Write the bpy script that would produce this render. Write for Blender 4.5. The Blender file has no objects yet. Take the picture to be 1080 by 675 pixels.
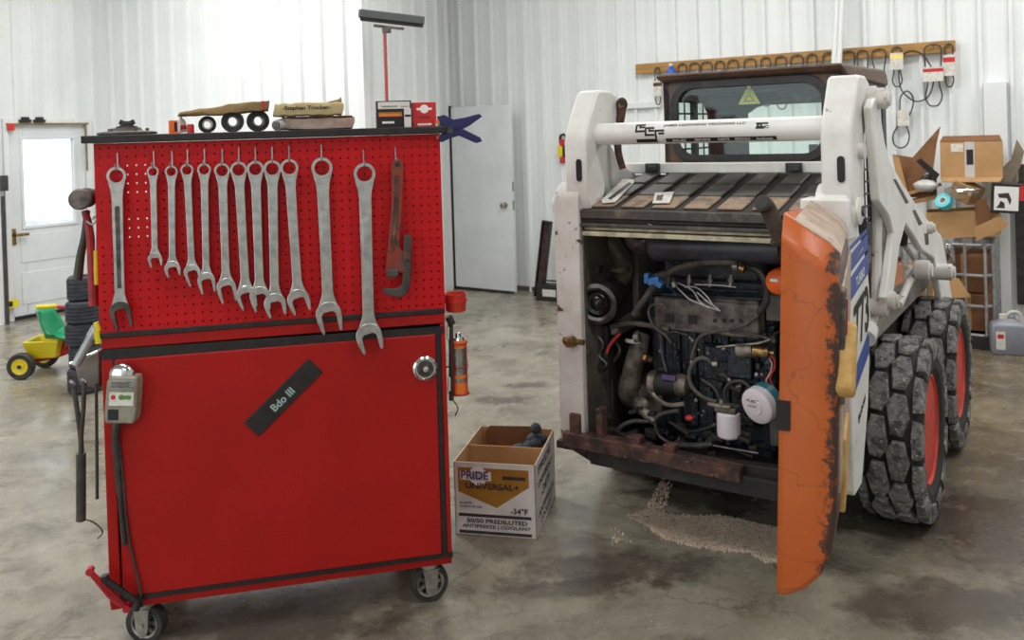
import bpy, math, random
from mathutils import Vector, Matrix
random.seed(7)
R = math.radians
PI = math.pi
scene = bpy.context.scene
col = scene.collection

# ------------------------------------------------------------------ camera model
F_PX = 930.0
CAM_H = 1.7
PITCH = R(0.5)
ROLL = 0.030
Y0 = 142 + F_PX * math.tan(PITCH)
FWD = Vector((0, math.cos(PITCH), -math.sin(PITCH)))
UP0 = Vector((0, math.sin(PITCH), math.cos(PITCH)))
RT0 = Vector((1, 0, 0))
RT = RT0 * math.cos(ROLL) - UP0 * math.sin(ROLL)
UP = UP0 * math.cos(ROLL) + RT0 * math.sin(ROLL)
CAM = Vector((0, 0, CAM_H))

def ray(px, py):
    return FWD + RT * ((px - 540) / F_PX) - UP * ((py - Y0) / F_PX)

def at(px, py, fr, axis, val):
    """local point of frame fr seen at a pixel, on the local plane axis=val"""
    inv = fr.inverted()
    c = inv @ CAM
    d = inv.to_3x3() @ ray(px, py)
    t = (val - c[axis]) / d[axis]
    return c + d * t

def frame(x, y, z, deg):
    return Matrix.Translation((x, y, z)) @ Matrix.Rotation(R(deg), 4, 'Z')

WORLD = Matrix.Identity(4)
CART = frame(-.8287, 3.0715, 0, 12.8)
MACH = frame(1.15, 4.16, 0, -33.3)
WALLE = frame(.13, 9.56, 0, -34.0)      # x along the right wall, y into it

# ------------------------------------------------------------------ materials
def srgb(r, g, b):
    f = lambda c: (c / 255 / 12.92) if c / 255 <= .04045 else ((c / 255 + .055) / 1.055) ** 2.4
    return (f(r), f(g), f(b), 1)

def new_mat(name):
    m = bpy.data.materials.new(name)
    m.use_nodes = True
    nt = m.node_tree
    return m, nt, nt.nodes['Principled BSDF']

def mat(name, c, rough=.5, metal=0, c2=None, scale=8, lo=.4, hi=.65, bump=0, bscale=None, spec=.5,
        c3=None, s3=30, lo3=.6, hi3=.68, coat=0, detail=5, stretch=None):
    m, nt, b = new_mat(name)
    N, L = nt.nodes, nt.links
    b.inputs['Base Color'].default_value = c
    b.inputs['Roughness'].default_value = rough
    b.inputs['Metallic'].default_value = metal
    b.inputs['Specular IOR Level'].default_value = spec
    b.inputs['Coat Weight'].default_value = coat
    tc = N.new('ShaderNodeTexCoord')
    src = tc.outputs['Object']
    if stretch:
        mp = N.new('ShaderNodeMapping'); mp.inputs['Scale'].default_value = stretch
        L.new(src, mp.inputs['Vector']); src = mp.outputs['Vector']
    def noise(s, d=detail):
        n = N.new('ShaderNodeTexNoise'); n.inputs['Scale'].default_value = s
        n.inputs['Detail'].default_value = d; n.inputs['Roughness'].default_value = .6
        L.new(src, n.inputs['Vector']); return n
    def mask(n, a, bb):
        r = N.new('ShaderNodeMapRange'); r.inputs['From Min'].default_value = a
        r.inputs['From Max'].default_value = bb; r.clamp = True
        L.new(n.outputs['Fac'], r.inputs['Value']); return r.outputs['Result']
    cur = None
    if c2:
        mx = N.new('ShaderNodeMix'); mx.data_type = 'RGBA'
        L.new(mask(noise(scale), lo, hi), mx.inputs['Factor'])
        mx.inputs['A'].default_value = c; mx.inputs['B'].default_value = c2
        cur = mx.outputs['Result']
    if c3:
        mx = N.new('ShaderNodeMix'); mx.data_type = 'RGBA'
        L.new(mask(noise(s3), lo3, hi3), mx.inputs['Factor'])
        if cur: L.new(cur, mx.inputs['A'])
        else: mx.inputs['A'].default_value = c
        mx.inputs['B'].default_value = c3
        cur = mx.outputs['Result']
    if cur: L.new(cur, b.inputs['Base Color'])
    if bump:
        bp = N.new('ShaderNodeBump'); bp.inputs['Strength'].default_value = bump
        bp.inputs['Distance'].default_value = .01
        L.new(noise(bscale or scale * 3).outputs['Fac'], bp.inputs['Height'])
        L.new(bp.outputs['Normal'], b.inputs['Normal'])
    return m

M = {}
M['wall'] = mat('white_steel_siding', srgb(236, 239, 238), .42, c2=srgb(224, 228, 228), scale=.9, lo=.35, hi=.7)
M['trimw'] = mat('white_trim', srgb(228, 230, 230), .45)
M['doorw'] = mat('white_door_paint', srgb(226, 229, 231), .4, c2=srgb(214, 217, 220), scale=2)
M['ceil'] = mat('white_ceiling', srgb(225, 227, 228), .6)
M['red'] = mat('red_paint_dimmed', srgb(168, 20, 16), .45, c2=srgb(156, 17, 14), scale=3, spec=.3)  # the cart's dimmer lower half is put into this darker red
M['redpeg'] = mat('red_pegboard', srgb(196, 12, 20), .45, c2=srgb(182, 9, 16), scale=5, spec=.3)
M['black'] = mat('black_trim', srgb(24, 22, 24), .45, c2=srgb(40, 36, 36), scale=25)
M['dark'] = mat('dark_interior', srgb(30, 28, 28), .7, c2=srgb(48, 42, 38), scale=12)
M['rubber'] = mat('black_rubber', srgb(34, 33, 34), .6, c2=srgb(56, 54, 52), scale=14, bump=.2)
M['tread'] = mat('dusty_tread_rubber', srgb(128, 127, 125), .8, c2=srgb(74, 73, 73), scale=26, lo=.42, hi=.6,
                 c3=srgb(182, 180, 174), s3=60, lo3=.56, hi3=.7, bump=.6, bscale=90)
M['groove'] = mat('tire_rubber', srgb(26, 26, 27), .7, c2=srgb(44, 42, 40), scale=20)
M['rimred'] = mat('red_orange_rim', srgb(212, 52, 34), .45, c2=srgb(180, 44, 30), scale=12)
M['steel'] = mat('satin_steel', srgb(208, 208, 206), .32, 1, c2=srgb(176, 176, 176), scale=30, lo=.4, hi=.7, bump=.05, bscale=80)
M['steeldk'] = mat('worn_dark_steel', srgb(112, 108, 106), .42, 1, c2=srgb(80, 76, 74), scale=30)
M['chrome'] = mat('chrome', srgb(210, 210, 210), .15, 1)
M['zinc'] = mat('zinc_plate', srgb(168, 165, 158), .4, .8, c2=srgb(120, 116, 110), scale=20)
M['galv'] = mat('galvanised_tube', srgb(176, 178, 180), .42, .6, c2=srgb(150, 152, 155), scale=20)
M['white'] = mat('white_machine_paint', srgb(232, 231, 228), .42, c2=srgb(214, 211, 204), scale=5, lo=.45, hi=.75,
                 c3=srgb(120, 96, 76), s3=16, lo3=.70, hi3=.76)
M['whitedirty'] = mat('dirty_white_paint', srgb(216, 212, 208), .5, c2=srgb(188, 180, 172), scale=6, lo=.4, hi=.75,
                      c3=srgb(92, 58, 46), s3=20, lo3=.63, hi3=.68)
M['grime'] = mat('grimy_grey_paint', srgb(98, 92, 84), .7, c2=srgb(64, 58, 54), scale=9, c3=srgb(132, 124, 112), s3=18, lo3=.58, hi3=.75)
M['rust'] = mat('rusty_steel', srgb(92, 60, 50), .8, c2=srgb(42, 34, 33), scale=12, lo=.42, hi=.6,
                c3=srgb(134, 96, 76), s3=35, lo3=.58, hi3=.7, bump=.6)
M['cabpaint'] = mat('brown_grey_cab_paint', srgb(96, 92, 88), .55, c2=srgb(84, 74, 66), scale=6, c3=srgb(112, 84, 66), s3=8, lo3=.5, hi3=.66)
M['roof'] = mat('dusty_brown_roof', srgb(116, 86, 70), .6, c2=srgb(90, 74, 64), scale=7, c3=srgb(138, 108, 90), s3=14, lo3=.55, hi3=.7)
M['seal'] = mat('window_seal', srgb(46, 46, 48), .55, c2=srgb(64, 62, 60), scale=18)
M['hood'] = mat('dusty_hood_panel', srgb(74, 69, 65), .5, c2=srgb(56, 52, 50), scale=7, lo=.4, hi=.65, c3=srgb(112, 100, 86), s3=13, lo3=.55, hi3=.72)
M['hoodtan'] = mat('mud_dusted_hood_edge', srgb(150, 126, 104), .75, c2=srgb(98, 84, 74), scale=14, lo=.45, hi=.62, c3=srgb(170, 138, 118), s3=25)
M['hoodgap'] = mat('hood_gap', srgb(24, 20, 18), .8, c2=srgb(44, 36, 30), scale=20)
M['lip'] = mat('dusty_cream_strip', srgb(196, 188, 160), .6, c2=srgb(150, 142, 120), scale=20)
M['engine'] = mat('oily_engine_casting', srgb(62, 62, 62), .5, c2=srgb(34, 33, 34), scale=14, lo=.4, hi=.6,
                  c3=srgb(104, 98, 90), s3=30, lo3=.56, hi3=.7, bump=.5, bscale=60)
M['enginebl'] = mat('blue_engine_paint', srgb(32, 46, 60), .42, c2=srgb(18, 19, 22), scale=22, lo=.40, hi=.56,
                    c3=srgb(96, 112, 126), s3=40, lo3=.6, hi3=.72, bump=.5, bscale=60)
M['alu'] = mat('oily_aluminium', srgb(138, 130, 118), .45, .5, c2=srgb(84, 76, 68), scale=16, lo=.4, hi=.62, bump=.3, bscale=50)
M['brownmetal'] = mat('brown_dusted_casting', srgb(116, 107, 98), .5, c2=srgb(56, 50, 46), scale=16, lo=.4, hi=.62, bump=.4, bscale=50)
M['muffler'] = mat('dark_muffler', srgb(72, 75, 82), .38, c2=srgb(46, 47, 52), scale=7, c3=srgb(110, 112, 118), s3=16, lo3=.66, hi3=.74)
M['exh'] = mat('scorched_pipe', srgb(84, 72, 58), .6, c2=srgb(50, 43, 36), scale=14)
M['hose'] = mat('black_hose', srgb(48, 47, 46), .45, c2=srgb(70, 66, 62), scale=18)
M['hosegrey'] = mat('dusty_hose', srgb(96, 90, 82), .6, c2=srgb(64, 60, 56), scale=18)
M['brass'] = mat('oily_brass', srgb(168, 138, 88), .4, .9, c2=srgb(92, 66, 44), scale=40)
M['filterw'] = mat('white_filter_can', srgb(222, 214, 220), .35)
M['teal'] = mat('teal_filter_band', srgb(42, 118, 128), .4)
M['tealbag'] = mat('teal_tape_roll', srgb(84, 196, 206), .4)
M['blue'] = mat('blue_plastic', srgb(50, 108, 170), .4)
M['clampblue'] = mat('dark_blue_plastic', srgb(34, 35, 86), .4)
M['orangecap'] = mat('orange_cap', srgb(238, 104, 30), .35)
M['redwire'] = mat('red_wire', srgb(196, 54, 52), .5)
M['pinkwire'] = mat('pink_wire', srgb(214, 160, 148), .5)
M['wirew'] = mat('pale_wire', srgb(190, 190, 190), .5)
M['card'] = mat('cardboard', srgb(186, 146, 100), .85, c2=srgb(172, 132, 88), scale=6, lo=.35, hi=.7)
M['carddk'] = mat('brown_cardboard', srgb(128, 88, 56), .88, c2=srgb(112, 74, 46), scale=6)
M['cardgrey'] = mat('greyish_cardboard', srgb(136, 124, 106), .88, c2=srgb(118, 106, 90), scale=6)
M['boxwhite'] = mat('white_printed_board', srgb(222, 216, 212), .6, c2=srgb(208, 200, 196), scale=8)
M['gold'] = mat('gold_print', srgb(166, 116, 34), .5, c2=srgb(150, 100, 26), scale=9)
M['ink'] = mat('dark_print', srgb(52, 44, 50), .6)
M['inkblk'] = mat('black_print', srgb(26, 24, 26), .55)
M['inkpur'] = mat('purple_print', srgb(92, 72, 118), .6)
M['inkred'] = mat('red_print', srgb(196, 40, 40), .5)
M['inkblue'] = mat('blue_decal', srgb(48, 78, 160), .45)
M['inkwhite'] = mat('white_print', srgb(232, 230, 228), .5)
M['inkor'] = mat('orange_print', srgb(222, 120, 50), .5)
M['paper'] = mat('paper_label', srgb(222, 218, 210), .7, c2=srgb(196, 190, 182), scale=40)
M['wood'] = mat('varnished_board', srgb(176, 134, 72), .55, c2=srgb(150, 108, 52), scale=6, lo=.4, hi=.65, stretch=(1, 1, 9))
M['ywood'] = mat('worn_yellow_block', srgb(206, 168, 104), .7, c2=srgb(184, 138, 76), scale=14)
M['yellow'] = mat('yellow_plastic', srgb(226, 204, 36), .35)
M['green'] = mat('green_plastic', srgb(20, 138, 92), .3)
M['toyred'] = mat('red_toy_frame', srgb(176, 30, 40), .4)
M['kraft'] = mat('kraft_bag', srgb(190, 172, 128), .75, c2=srgb(168, 148, 104), scale=10, bump=.3)
M['bagtan'] = mat('brown_paper_bag', srgb(152, 126, 84), .75, c2=srgb(120, 96, 60), scale=10, bump=.3)
M['pink'] = mat('pinkish_paper_bundle', srgb(206, 180, 168), .7, c2=srgb(170, 138, 128), scale=14, bump=.3)
M['orange'] = mat('orange_can', srgb(226, 112, 30), .35)
M['clearred'] = mat('translucent_red', srgb(206, 62, 44), .3)
M['beige'] = mat('beige_casing', srgb(150, 146, 128), .45, c2=srgb(124, 120, 104), scale=20)
M['greytire'] = mat('small_grey_tire', srgb(62, 66, 74), .7, c2=srgb(44, 46, 52), scale=20)
M['hhandle'] = mat('red_handle', srgb(170, 34, 36), .45, c2=srgb(120, 24, 26), scale=20)
M['olive'] = mat('dark_olive_handle', srgb(62, 58, 44), .5)
M['squee'] = mat('dark_grey_rubber', srgb(70, 74, 72), .6)
M['redpole'] = mat('red_brown_pole', srgb(156, 66, 60), .5)
M['redwrench'] = mat('worn_red_wrench_paint', srgb(138, 44, 32), .5, c2=srgb(104, 62, 48), scale=20, c3=srgb(60, 48, 44), s3=30, lo3=.55, hi3=.65)
M['plastic'] = mat('grey_jug', srgb(138, 140, 150), .35, c2=srgb(122, 124, 134), scale=4)
M['bagclear'] = mat('milky_bag', srgb(196, 192, 188), .35)
M['blackbox'] = mat('black_carton', srgb(30, 28, 30), .4)
M['greyt'] = mat('grey_taupe_panel', srgb(140, 134, 126), .6, c2=srgb(110, 104, 98), scale=8)
M['redlens'] = mat('red_tail_lens', srgb(140, 22, 34), .25)
M['plate'] = mat('pale_door_skin', srgb(196, 176, 156), .45, c2=srgb(158, 126, 104), scale=7, lo=.4, hi=.65, c3=srgb(108, 76, 60), s3=18, lo3=.6, hi3=.7)
M['sand'] = mat('oil_absorbent', srgb(216, 198, 180), .95, c2=srgb(184, 164, 144), scale=60)
M['seat'] = mat('dark_seat_vinyl', srgb(44, 46, 46), .6)
M['tagy'] = mat('yellow_tag', srgb(255, 228, 130), .6, c2=srgb(240, 210, 104), scale=60)

def orange_mat():
    """faded orange paint, scratched, worn dark towards the rounded outer corner (wear with its own shape)"""
    m, nt, b = new_mat('worn_orange_paint'); N, L = nt.nodes, nt.links
    tc = N.new('ShaderNodeTexCoord')
    n1 = N.new('ShaderNodeTexNoise'); n1.inputs['Scale'].default_value = 5; n1.inputs['Detail'].default_value = 6
    n2 = N.new('ShaderNodeTexNoise'); n2.inputs['Scale'].default_value = 26; n2.inputs['Detail'].default_value = 8
    n2.inputs['Roughness'].default_value = .7
    mp = N.new('ShaderNodeMapping'); mp.inputs['Scale'].default_value = (1, 1, 1)
    L.new(tc.outputs['Object'], mp.inputs['Vector'])
    L.new(mp.outputs['Vector'], n1.inputs['Vector']); L.new(mp.outputs['Vector'], n2.inputs['Vector'])
    mx = N.new('ShaderNodeMix'); mx.data_type = 'RGBA'
    mx.inputs['A'].default_value = srgb(200, 104, 40); mx.inputs['B'].default_value = srgb(178, 78, 27)
    L.new(n1.outputs['Fac'], mx.inputs['Factor'])
    sep = N.new('ShaderNodeSeparateXYZ'); L.new(tc.outputs['Object'], sep.inputs['Vector'])
    ed = N.new('ShaderNodeMapRange'); ed.inputs['From Min'].default_value = .09; ed.inputs['From Max'].default_value = .15
    ed.inputs['To Min'].default_value = 0; ed.inputs['To Max'].default_value = .34
    L.new(sep.outputs['X'], ed.inputs['Value'])
    lowz = N.new('ShaderNodeMapRange'); lowz.inputs['From Min'].default_value = .35; lowz.inputs['From Max'].default_value = .0
    lowz.inputs['To Min'].default_value = 0; lowz.inputs['To Max'].default_value = .12
    L.new(sep.outputs['Z'], lowz.inputs['Value'])
    ad = N.new('ShaderNodeMath'); ad.operation = 'ADD'
    L.new(n2.outputs['Fac'], ad.inputs[0]); L.new(ed.outputs['Result'], ad.inputs[1])
    ad2 = N.new('ShaderNodeMath'); ad2.operation = 'ADD'
    L.new(ad.outputs[0], ad2.inputs[0]); L.new(lowz.outputs['Result'], ad2.inputs[1])
    mk = N.new('ShaderNodeMapRange'); mk.inputs['From Min'].default_value = .70; mk.inputs['From Max'].default_value = .80
    L.new(ad2.outputs[0], mk.inputs['Value'])
    m2 = N.new('ShaderNodeMix'); m2.data_type = 'RGBA'
    L.new(mk.outputs['Result'], m2.inputs['Factor'])
    L.new(mx.outputs['Result'], m2.inputs['A']); m2.inputs['B'].default_value = srgb(70, 48, 42)
    # fine wandering scratches
    w = N.new('ShaderNodeTexWave'); w.inputs['Scale'].default_value = 1.3; w.inputs['Distortion'].default_value = 18
    w.inputs['Detail'].default_value = 4; w.inputs['Detail Scale'].default_value = 2.2; w.bands_direction = 'Z'
    L.new(tc.outputs['Object'], w.inputs['Vector'])
    wr = N.new('ShaderNodeMapRange'); wr.inputs['From Min'].default_value = .006; wr.inputs['From Max'].default_value = .0
    wr.inputs['To Max'].default_value = .4
    L.new(w.outputs['Fac'], wr.inputs['Value'])
    m3 = N.new('ShaderNodeMix'); m3.data_type = 'RGBA'
    L.new(wr.outputs['Result'], m3.inputs['Factor']); L.new(m2.outputs['Result'], m3.inputs['A'])
    m3.inputs['B'].default_value = srgb(110, 56, 34)
    L.new(m3.outputs['Result'], b.inputs['Base Color'])
    b.inputs['Roughness'].default_value = .38
    return m
M['orangepaint'] = orange_mat()

def floor_mat():
    m, nt, b = new_mat('polished_concrete'); N, L = nt.nodes, nt.links
    tc = N.new('ShaderNodeTexCoord')
    def noise(s, d=8, r=.6, dist=0):
        n = N.new('ShaderNodeTexNoise'); n.inputs['Scale'].default_value = s; n.inputs['Detail'].default_value = d
        n.inputs['Roughness'].default_value = r; n.inputs['Distortion'].default_value = dist
        L.new(tc.outputs['Object'], n.inputs['Vector']); return n.outputs['Fac']
    def rng(v, a, bb, t0=0, t1=1):
        r = N.new('ShaderNodeMapRange'); r.inputs['From Min'].default_value = a; r.inputs['From Max'].default_value = bb
        r.inputs['To Min'].default_value = t0; r.inputs['To Max'].default_value = t1
        L.new(v, r.inputs['Value']); return r.outputs['Result']
    def mix(f, a, bb):
        x = N.new('ShaderNodeMix'); x.data_type = 'RGBA'; L.new(f, x.inputs['Factor'])
        for k, v in (('A', a), ('B', bb)):
            if isinstance(v, tuple): x.inputs[k].default_value = v
            else: L.new(v, x.inputs[k])
        return x.outputs['Result']
    sep = N.new('ShaderNodeSeparateXYZ'); L.new(tc.outputs['Object'], sep.inputs['Vector'])
    c = mix(rng(noise(.55, 6, .6, .4), .36, .66), srgb(160, 154, 138), srgb(122, 115, 100))
    # the slab is browner on the right-hand side
    side = rng(sep.outputs['X'], .6, 2.6)
    c = mix(side, c, mix(rng(noise(1.1, 6), .4, .62), srgb(126, 112, 88), srgb(92, 80, 62)))
    c = mix(rng(noise(3.2, 9, .7, .6), .48, .64, 0, .8), c, srgb(92, 84, 74))
    c = mix(rng(noise(9, 10, .8, .3), .52, .68, 0, .7), c, srgb(166, 160, 144))
    c = mix(rng(noise(30, 8, .8), .58, .68, 0, .75), c, srgb(70, 66, 60))
    # hairline cracks
    v = N.new('ShaderNodeTexVoronoi'); v.feature = 'DISTANCE_TO_EDGE'; v.inputs['Scale'].default_value = .5
    nd = N.new('ShaderNodeTexNoise'); nd.inputs['Scale'].default_value = 2.2; nd.inputs['Detail'].default_value = 6
    L.new(tc.outputs['Object'], nd.inputs['Vector'])
    va = N.new('ShaderNodeVectorMath'); va.operation = 'ADD'
    L.new(tc.outputs['Object'], va.inputs[0]); L.new(nd.outputs['Color'], va.inputs[1]); L.new(va.outputs[0], v.inputs['Vector'])
    c = mix(rng(v.outputs['Distance'], .006, .0, 0, .35), c, srgb(60, 56, 52))
    # oil stains, each with its own place
    def stain(c, x, y, rx, ry, colr, amt):
        mp = N.new('ShaderNodeMapping'); mp.vector_type = 'TEXTURE'
        mp.inputs['Location'].default_value = (x, y, 0); mp.inputs['Scale'].default_value = (rx, ry, 1)
        L.new(tc.outputs['Object'], mp.inputs['Vector'])
        ln = N.new('ShaderNodeVectorMath'); ln.operation = 'LENGTH'; L.new(mp.outputs['Vector'], ln.inputs[0])
        a = N.new('ShaderNodeMath'); a.operation = 'ADD'; L.new(ln.outputs['Value'], a.inputs[0])
        L.new(rng(noise(6, 8, .7), .3, .7, -.55, .55), a.inputs[1])
        return mix(rng(a.outputs[0], 1.05, .5, 0, amt), c, colr)
    for (px, py, rx, ry) in ((535, 422, .22, .10), (560, 406, .2, .08), (700, 470, .5, .35), (650, 600, .5, .16),
                             (960, 545, .5, .35), (760, 520, .5, .3), (1050, 560, .35, .6), (620, 620, .3, .1), (1010, 640, .5, .2), (280, 655, .5, .3)):
        p = at(px, py, WORLD, 2, 0)
        c = stain(c, p.x, p.y, rx, ry, srgb(66, 58, 50), .75)
    L.new(c, b.inputs['Base Color'])
    L.new(rng(noise(2.4, 7, .65), .35, .7, .13, .42), b.inputs['Roughness'])
    bp = N.new('ShaderNodeBump'); bp.inputs['Strength'].default_value = .10; bp.inputs['Distance'].default_value = .01
    L.new(noise(14, 8, .7), bp.inputs['Height']); L.new(bp.outputs['Normal'], b.inputs['Normal'])
    b.inputs['Specular IOR Level'].default_value = .6
    return m
M['floor'] = floor_mat()

def glass_mat(name, tint, gl=.08):
    m = bpy.data.materials.new(name); m.use_nodes = True
    nt = m.node_tree; nt.nodes.clear(); N, L = nt.nodes, nt.links
    o = N.new('ShaderNodeOutputMaterial'); t = N.new('ShaderNodeBsdfTransparent'); g = N.new('ShaderNodeBsdfGlossy')
    t.inputs['Color'].default_value = tint; g.inputs['Roughness'].default_value = .05
    x = N.new('ShaderNodeMixShader'); x.inputs['Fac'].default_value = gl
    L.new(t.outputs[0], x.inputs[1]); L.new(g.outputs[0], x.inputs[2]); L.new(x.outputs[0], o.inputs['Surface'])
    return m
M['glass'] = glass_mat('tinted_cab_glass', (.84, .93, .90, 1), .04)
M['clearglass'] = glass_mat('door_glass', (.95, .97, 1, 1), .06)
M['bag'] = glass_mat('clear_plastic_bag', (.86, .86, .86, 1), .3)
def emis(name, c, s):
    m = bpy.data.materials.new(name); m.use_nodes = True; nt = m.node_tree
    b = nt.nodes['Principled BSDF']; b.inputs['Emission Color'].default_value = c; b.inputs['Emission Strength'].default_value = s
    b.inputs['Base Color'].default_value = (.8, .8, .8, 1)
    return m
M['lamp'] = emis('fluorescent_tube', (1, .98, .95, 1), 8)

# ------------------------------------------------------------------ mesh builder
def basis(d):
    d = Vector(d).normalized()
    a = Vector((0, 0, 1)) if abs(d.z) < .9 else Vector((1, 0, 0))
    x = d.cross(a).normalized(); y = d.cross(x).normalized()
    return x, y, d

class MB:
    def __init__(s):
        s.v = []; s.f = []; s.mi = []; s.m = 0
    def mat(s, i): s.m = i; return s
    def add(s, vs, fs):
        o = len(s.v); s.v += [tuple(v) for v in vs]
        for f in fs: s.f.append([i + o for i in f]); s.mi.append(s.m)
        return s
    def box(s, c, size, rot=None):
        hx, hy, hz = size[0] / 2, size[1] / 2, size[2] / 2
        vs = [Vector((x, y, z)) for x in (-hx, hx) for y in (-hy, hy) for z in (-hz, hz)]
        if rot is not None: vs = [rot @ v for v in vs]
        vs = [v + Vector(c) for v in vs]
        return s.add(vs, [(0, 1, 3, 2), (4, 6, 7, 5), (0, 4, 5, 1), (2, 3, 7, 6), (0, 2, 6, 4), (1, 5, 7, 3)])
    def span(s, a, b):
        return s.box([(p + q) / 2 for p, q in zip(a, b)], [abs(q - p) for p, q in zip(a, b)])
    def lathe(s, prof, o=(0, 0, 0), d=(0, 0, 1), n=24, close=False):
        """prof: (radius, height) along axis d"""
        x, y, z = basis(d); o = Vector(o); vs = []; fs = []
        for (r, h) in prof:
            for k in range(n):
                a = 2 * PI * k / n
                vs.append(o + z * h + x * (r * math.cos(a)) + y * (r * math.sin(a)))
        m = len(prof)
        for j in range(m - 1 + (1 if close else 0)):
            j2 = (j + 1) % m
            for k in range(n):
                k2 = (k + 1) % n
                fs.append((j * n + k, j * n + k2, j2 * n + k2, j2 * n + k))
        if not close:
            fs.append(tuple(range(n))); fs.append(tuple((m - 1) * n + k for k in reversed(range(n))))
        return s.add(vs, fs)
    def cyl(s, a, b, r, r2=None, n=20):
        a = Vector(a); b = Vector(b); L_ = (b - a).length
        return s.lathe([(r, 0), (r if r2 is None else r2, L_)], a, b - a, n)
    def tube(s, pts, r, n=8, closed=False, smooth=0):
        pts = [Vector(p) for p in pts]
        if smooth: pts = catmull(pts, smooth, closed)
        P = len(pts); vs = []; fs = []; prev = None
        for i, p in enumerate(pts):
            a = pts[(i - 1) % P] if (closed or i > 0) else p
            b = pts[(i + 1) % P] if (closed or i < P - 1) else p
            t = (b - a).normalized()
            if prev is None: x, y, _ = basis(t)
            else:
                x = (prev - t * prev.dot(t)).normalized(); y = t.cross(x)
            prev = x
            rr = r(i / (P - 1)) if callable(r) else r
            for k in range(n):
                an = 2 * PI * k / n
                vs.append(p + x * (rr * math.cos(an)) + y * (rr * math.sin(an)))
        for i in range(P - (0 if closed else 1)):
            i2 = (i + 1) % P
            for k in range(n):
                k2 = (k + 1) % n
                fs.append((i * n + k, i * n + k2, i2 * n + k2, i2 * n + k))
        if not closed:
            fs.append(tuple(range(n))); fs.append(tuple((P - 1) * n + k for k in reversed(range(n))))
        return s.add(vs, fs)
    def prism(s, poly, o, ax, ay, th):
        """polygon in the plane (ax, ay) at o, thickened along ax x ay by th"""
        o = Vector(o); ax = Vector(ax); ay = Vector(ay); nz = ax.cross(ay).normalized() * th
        a = [o + ax * p[0] + ay * p[1] for p in poly]; n = len(poly)
        vs = a + [v + nz for v in a]
        fs = [tuple(reversed(range(n))), tuple(range(n, 2 * n))]
        for k in range(n): fs.append((k, (k + 1) % n, n + (k + 1) % n, n + k))
        return s.add(vs, fs)
    def sphere(s, c, r, sc=(1, 1, 1), n=16, m=10):
        vs = []; fs = []
        for j in range(m + 1):
            t = PI * j / m
            for k in range(n):
                a = 2 * PI * k / n
                vs.append(Vector(c) + Vector((r * sc[0] * math.sin(t) * math.cos(a), r * sc[1] * math.sin(t) * math.sin(a), r * sc[2] * math.cos(t))))
        for j in range(m):
            for k in range(n):
                k2 = (k + 1) % n
                fs.append((j * n + k, (j + 1) * n + k, (j + 1) * n + k2, j * n + k2))
        return s.add(vs, fs)
    def text(s, body, o, ax, ay, w=None, h=None, th=.0006, wrap=None):
        vs, fs = glyphs(body)
        xs = [v[0] for v in vs]; ys = [v[1] for v in vs]
        x0, x1, y0, y1 = min(xs), max(xs), min(ys), max(ys)
        sx = w / (x1 - x0) if w else None; sy = h / (y1 - y0) if h else None
        if sx is None: sx = sy
        if sy is None: sy = sx
        o = Vector(o); ax = Vector(ax).normalized(); ay = Vector(ay).normalized(); nz = ax.cross(ay)
        out = []
        for v in vs:
            X = (v[0] - x0) * sx; Y = (v[1] - y0) * sy
            out.append(wrap(X, Y) if wrap else o + ax * X + ay * Y + nz * th)
        return s.add(out, fs)
    def build_loose(s, name, mats, parent=None, **k):
        """every loose primitive becomes an object of its own"""
        par = list(range(len(s.v)))
        def find(a):
            while par[a] != a: par[a] = par[par[a]]; a = par[a]
            return a
        for f in s.f:
            for q in f[1:]: par[find(q)] = find(f[0])
        groups = {}
        for f, mi in zip(s.f, s.mi): groups.setdefault(find(f[0]), []).append((f, mi))
        for g in groups.values():
            ids = sorted({i for f, _ in g for i in f}); mp_ = {i: n for n, i in enumerate(ids)}
            b = MB(); b.v = [s.v[i] for i in ids]; b.f = [[mp_[i] for i in f] for f, _ in g]; b.mi = [mi for _, mi in g]
            b.build(name, mats, parent, **k)
    def build(s, name, mats, parent=None, bevel=0, seg=2, angle=35, xf=None):
        me = bpy.data.meshes.new(name)
        me.from_pydata(s.v, [], s.f)
        if not isinstance(mats, (list, tuple)): mats = [mats]
        for m in mats: me.materials.append(M[m] if isinstance(m, str) else m)
        me.polygons.foreach_set('material_index', s.mi)
        import bmesh
        bm = bmesh.new(); bm.from_mesh(me)
        bmesh.ops.recalc_face_normals(bm, faces=bm.faces); bm.to_mesh(me); bm.free()
        me.polygons.foreach_set('use_smooth', [True] * len(me.polygons))
        me.set_sharp_from_angle(angle=R(angle))
        o = bpy.data.objects.new(name, me); col.objects.link(o)
        if parent is not None: o.parent = parent
        if xf is not None: o.matrix_local = xf
        if bevel:
            b = o.modifiers.new('bevel', 'BEVEL'); b.width = bevel; b.segments = seg
            b.limit_method = 'ANGLE'; b.angle_limit = R(40); b.harden_normals = False
        return o

def catmull(p, k, closed=False):
    out = []; n = len(p)
    rng_ = range(n) if closed else range(n - 1)
    for i in rng_:
        p0 = p[(i - 1) % n] if (closed or i > 0) else p[0]
        p1 = p[i]; p2 = p[(i + 1) % n]
        p3 = p[(i + 2) % n] if (closed or i + 2 < n) else p[-1]
        for j in range(k):
            t = j / k
            out.append(.5 * ((2 * p1) + (p2 - p0) * t + (2 * p0 - 5 * p1 + 4 * p2 - p3) * t * t + (3 * p1 - p0 - 3 * p2 + p3) * t ** 3))
    if not closed: out.append(p[-1])
    return out

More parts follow.
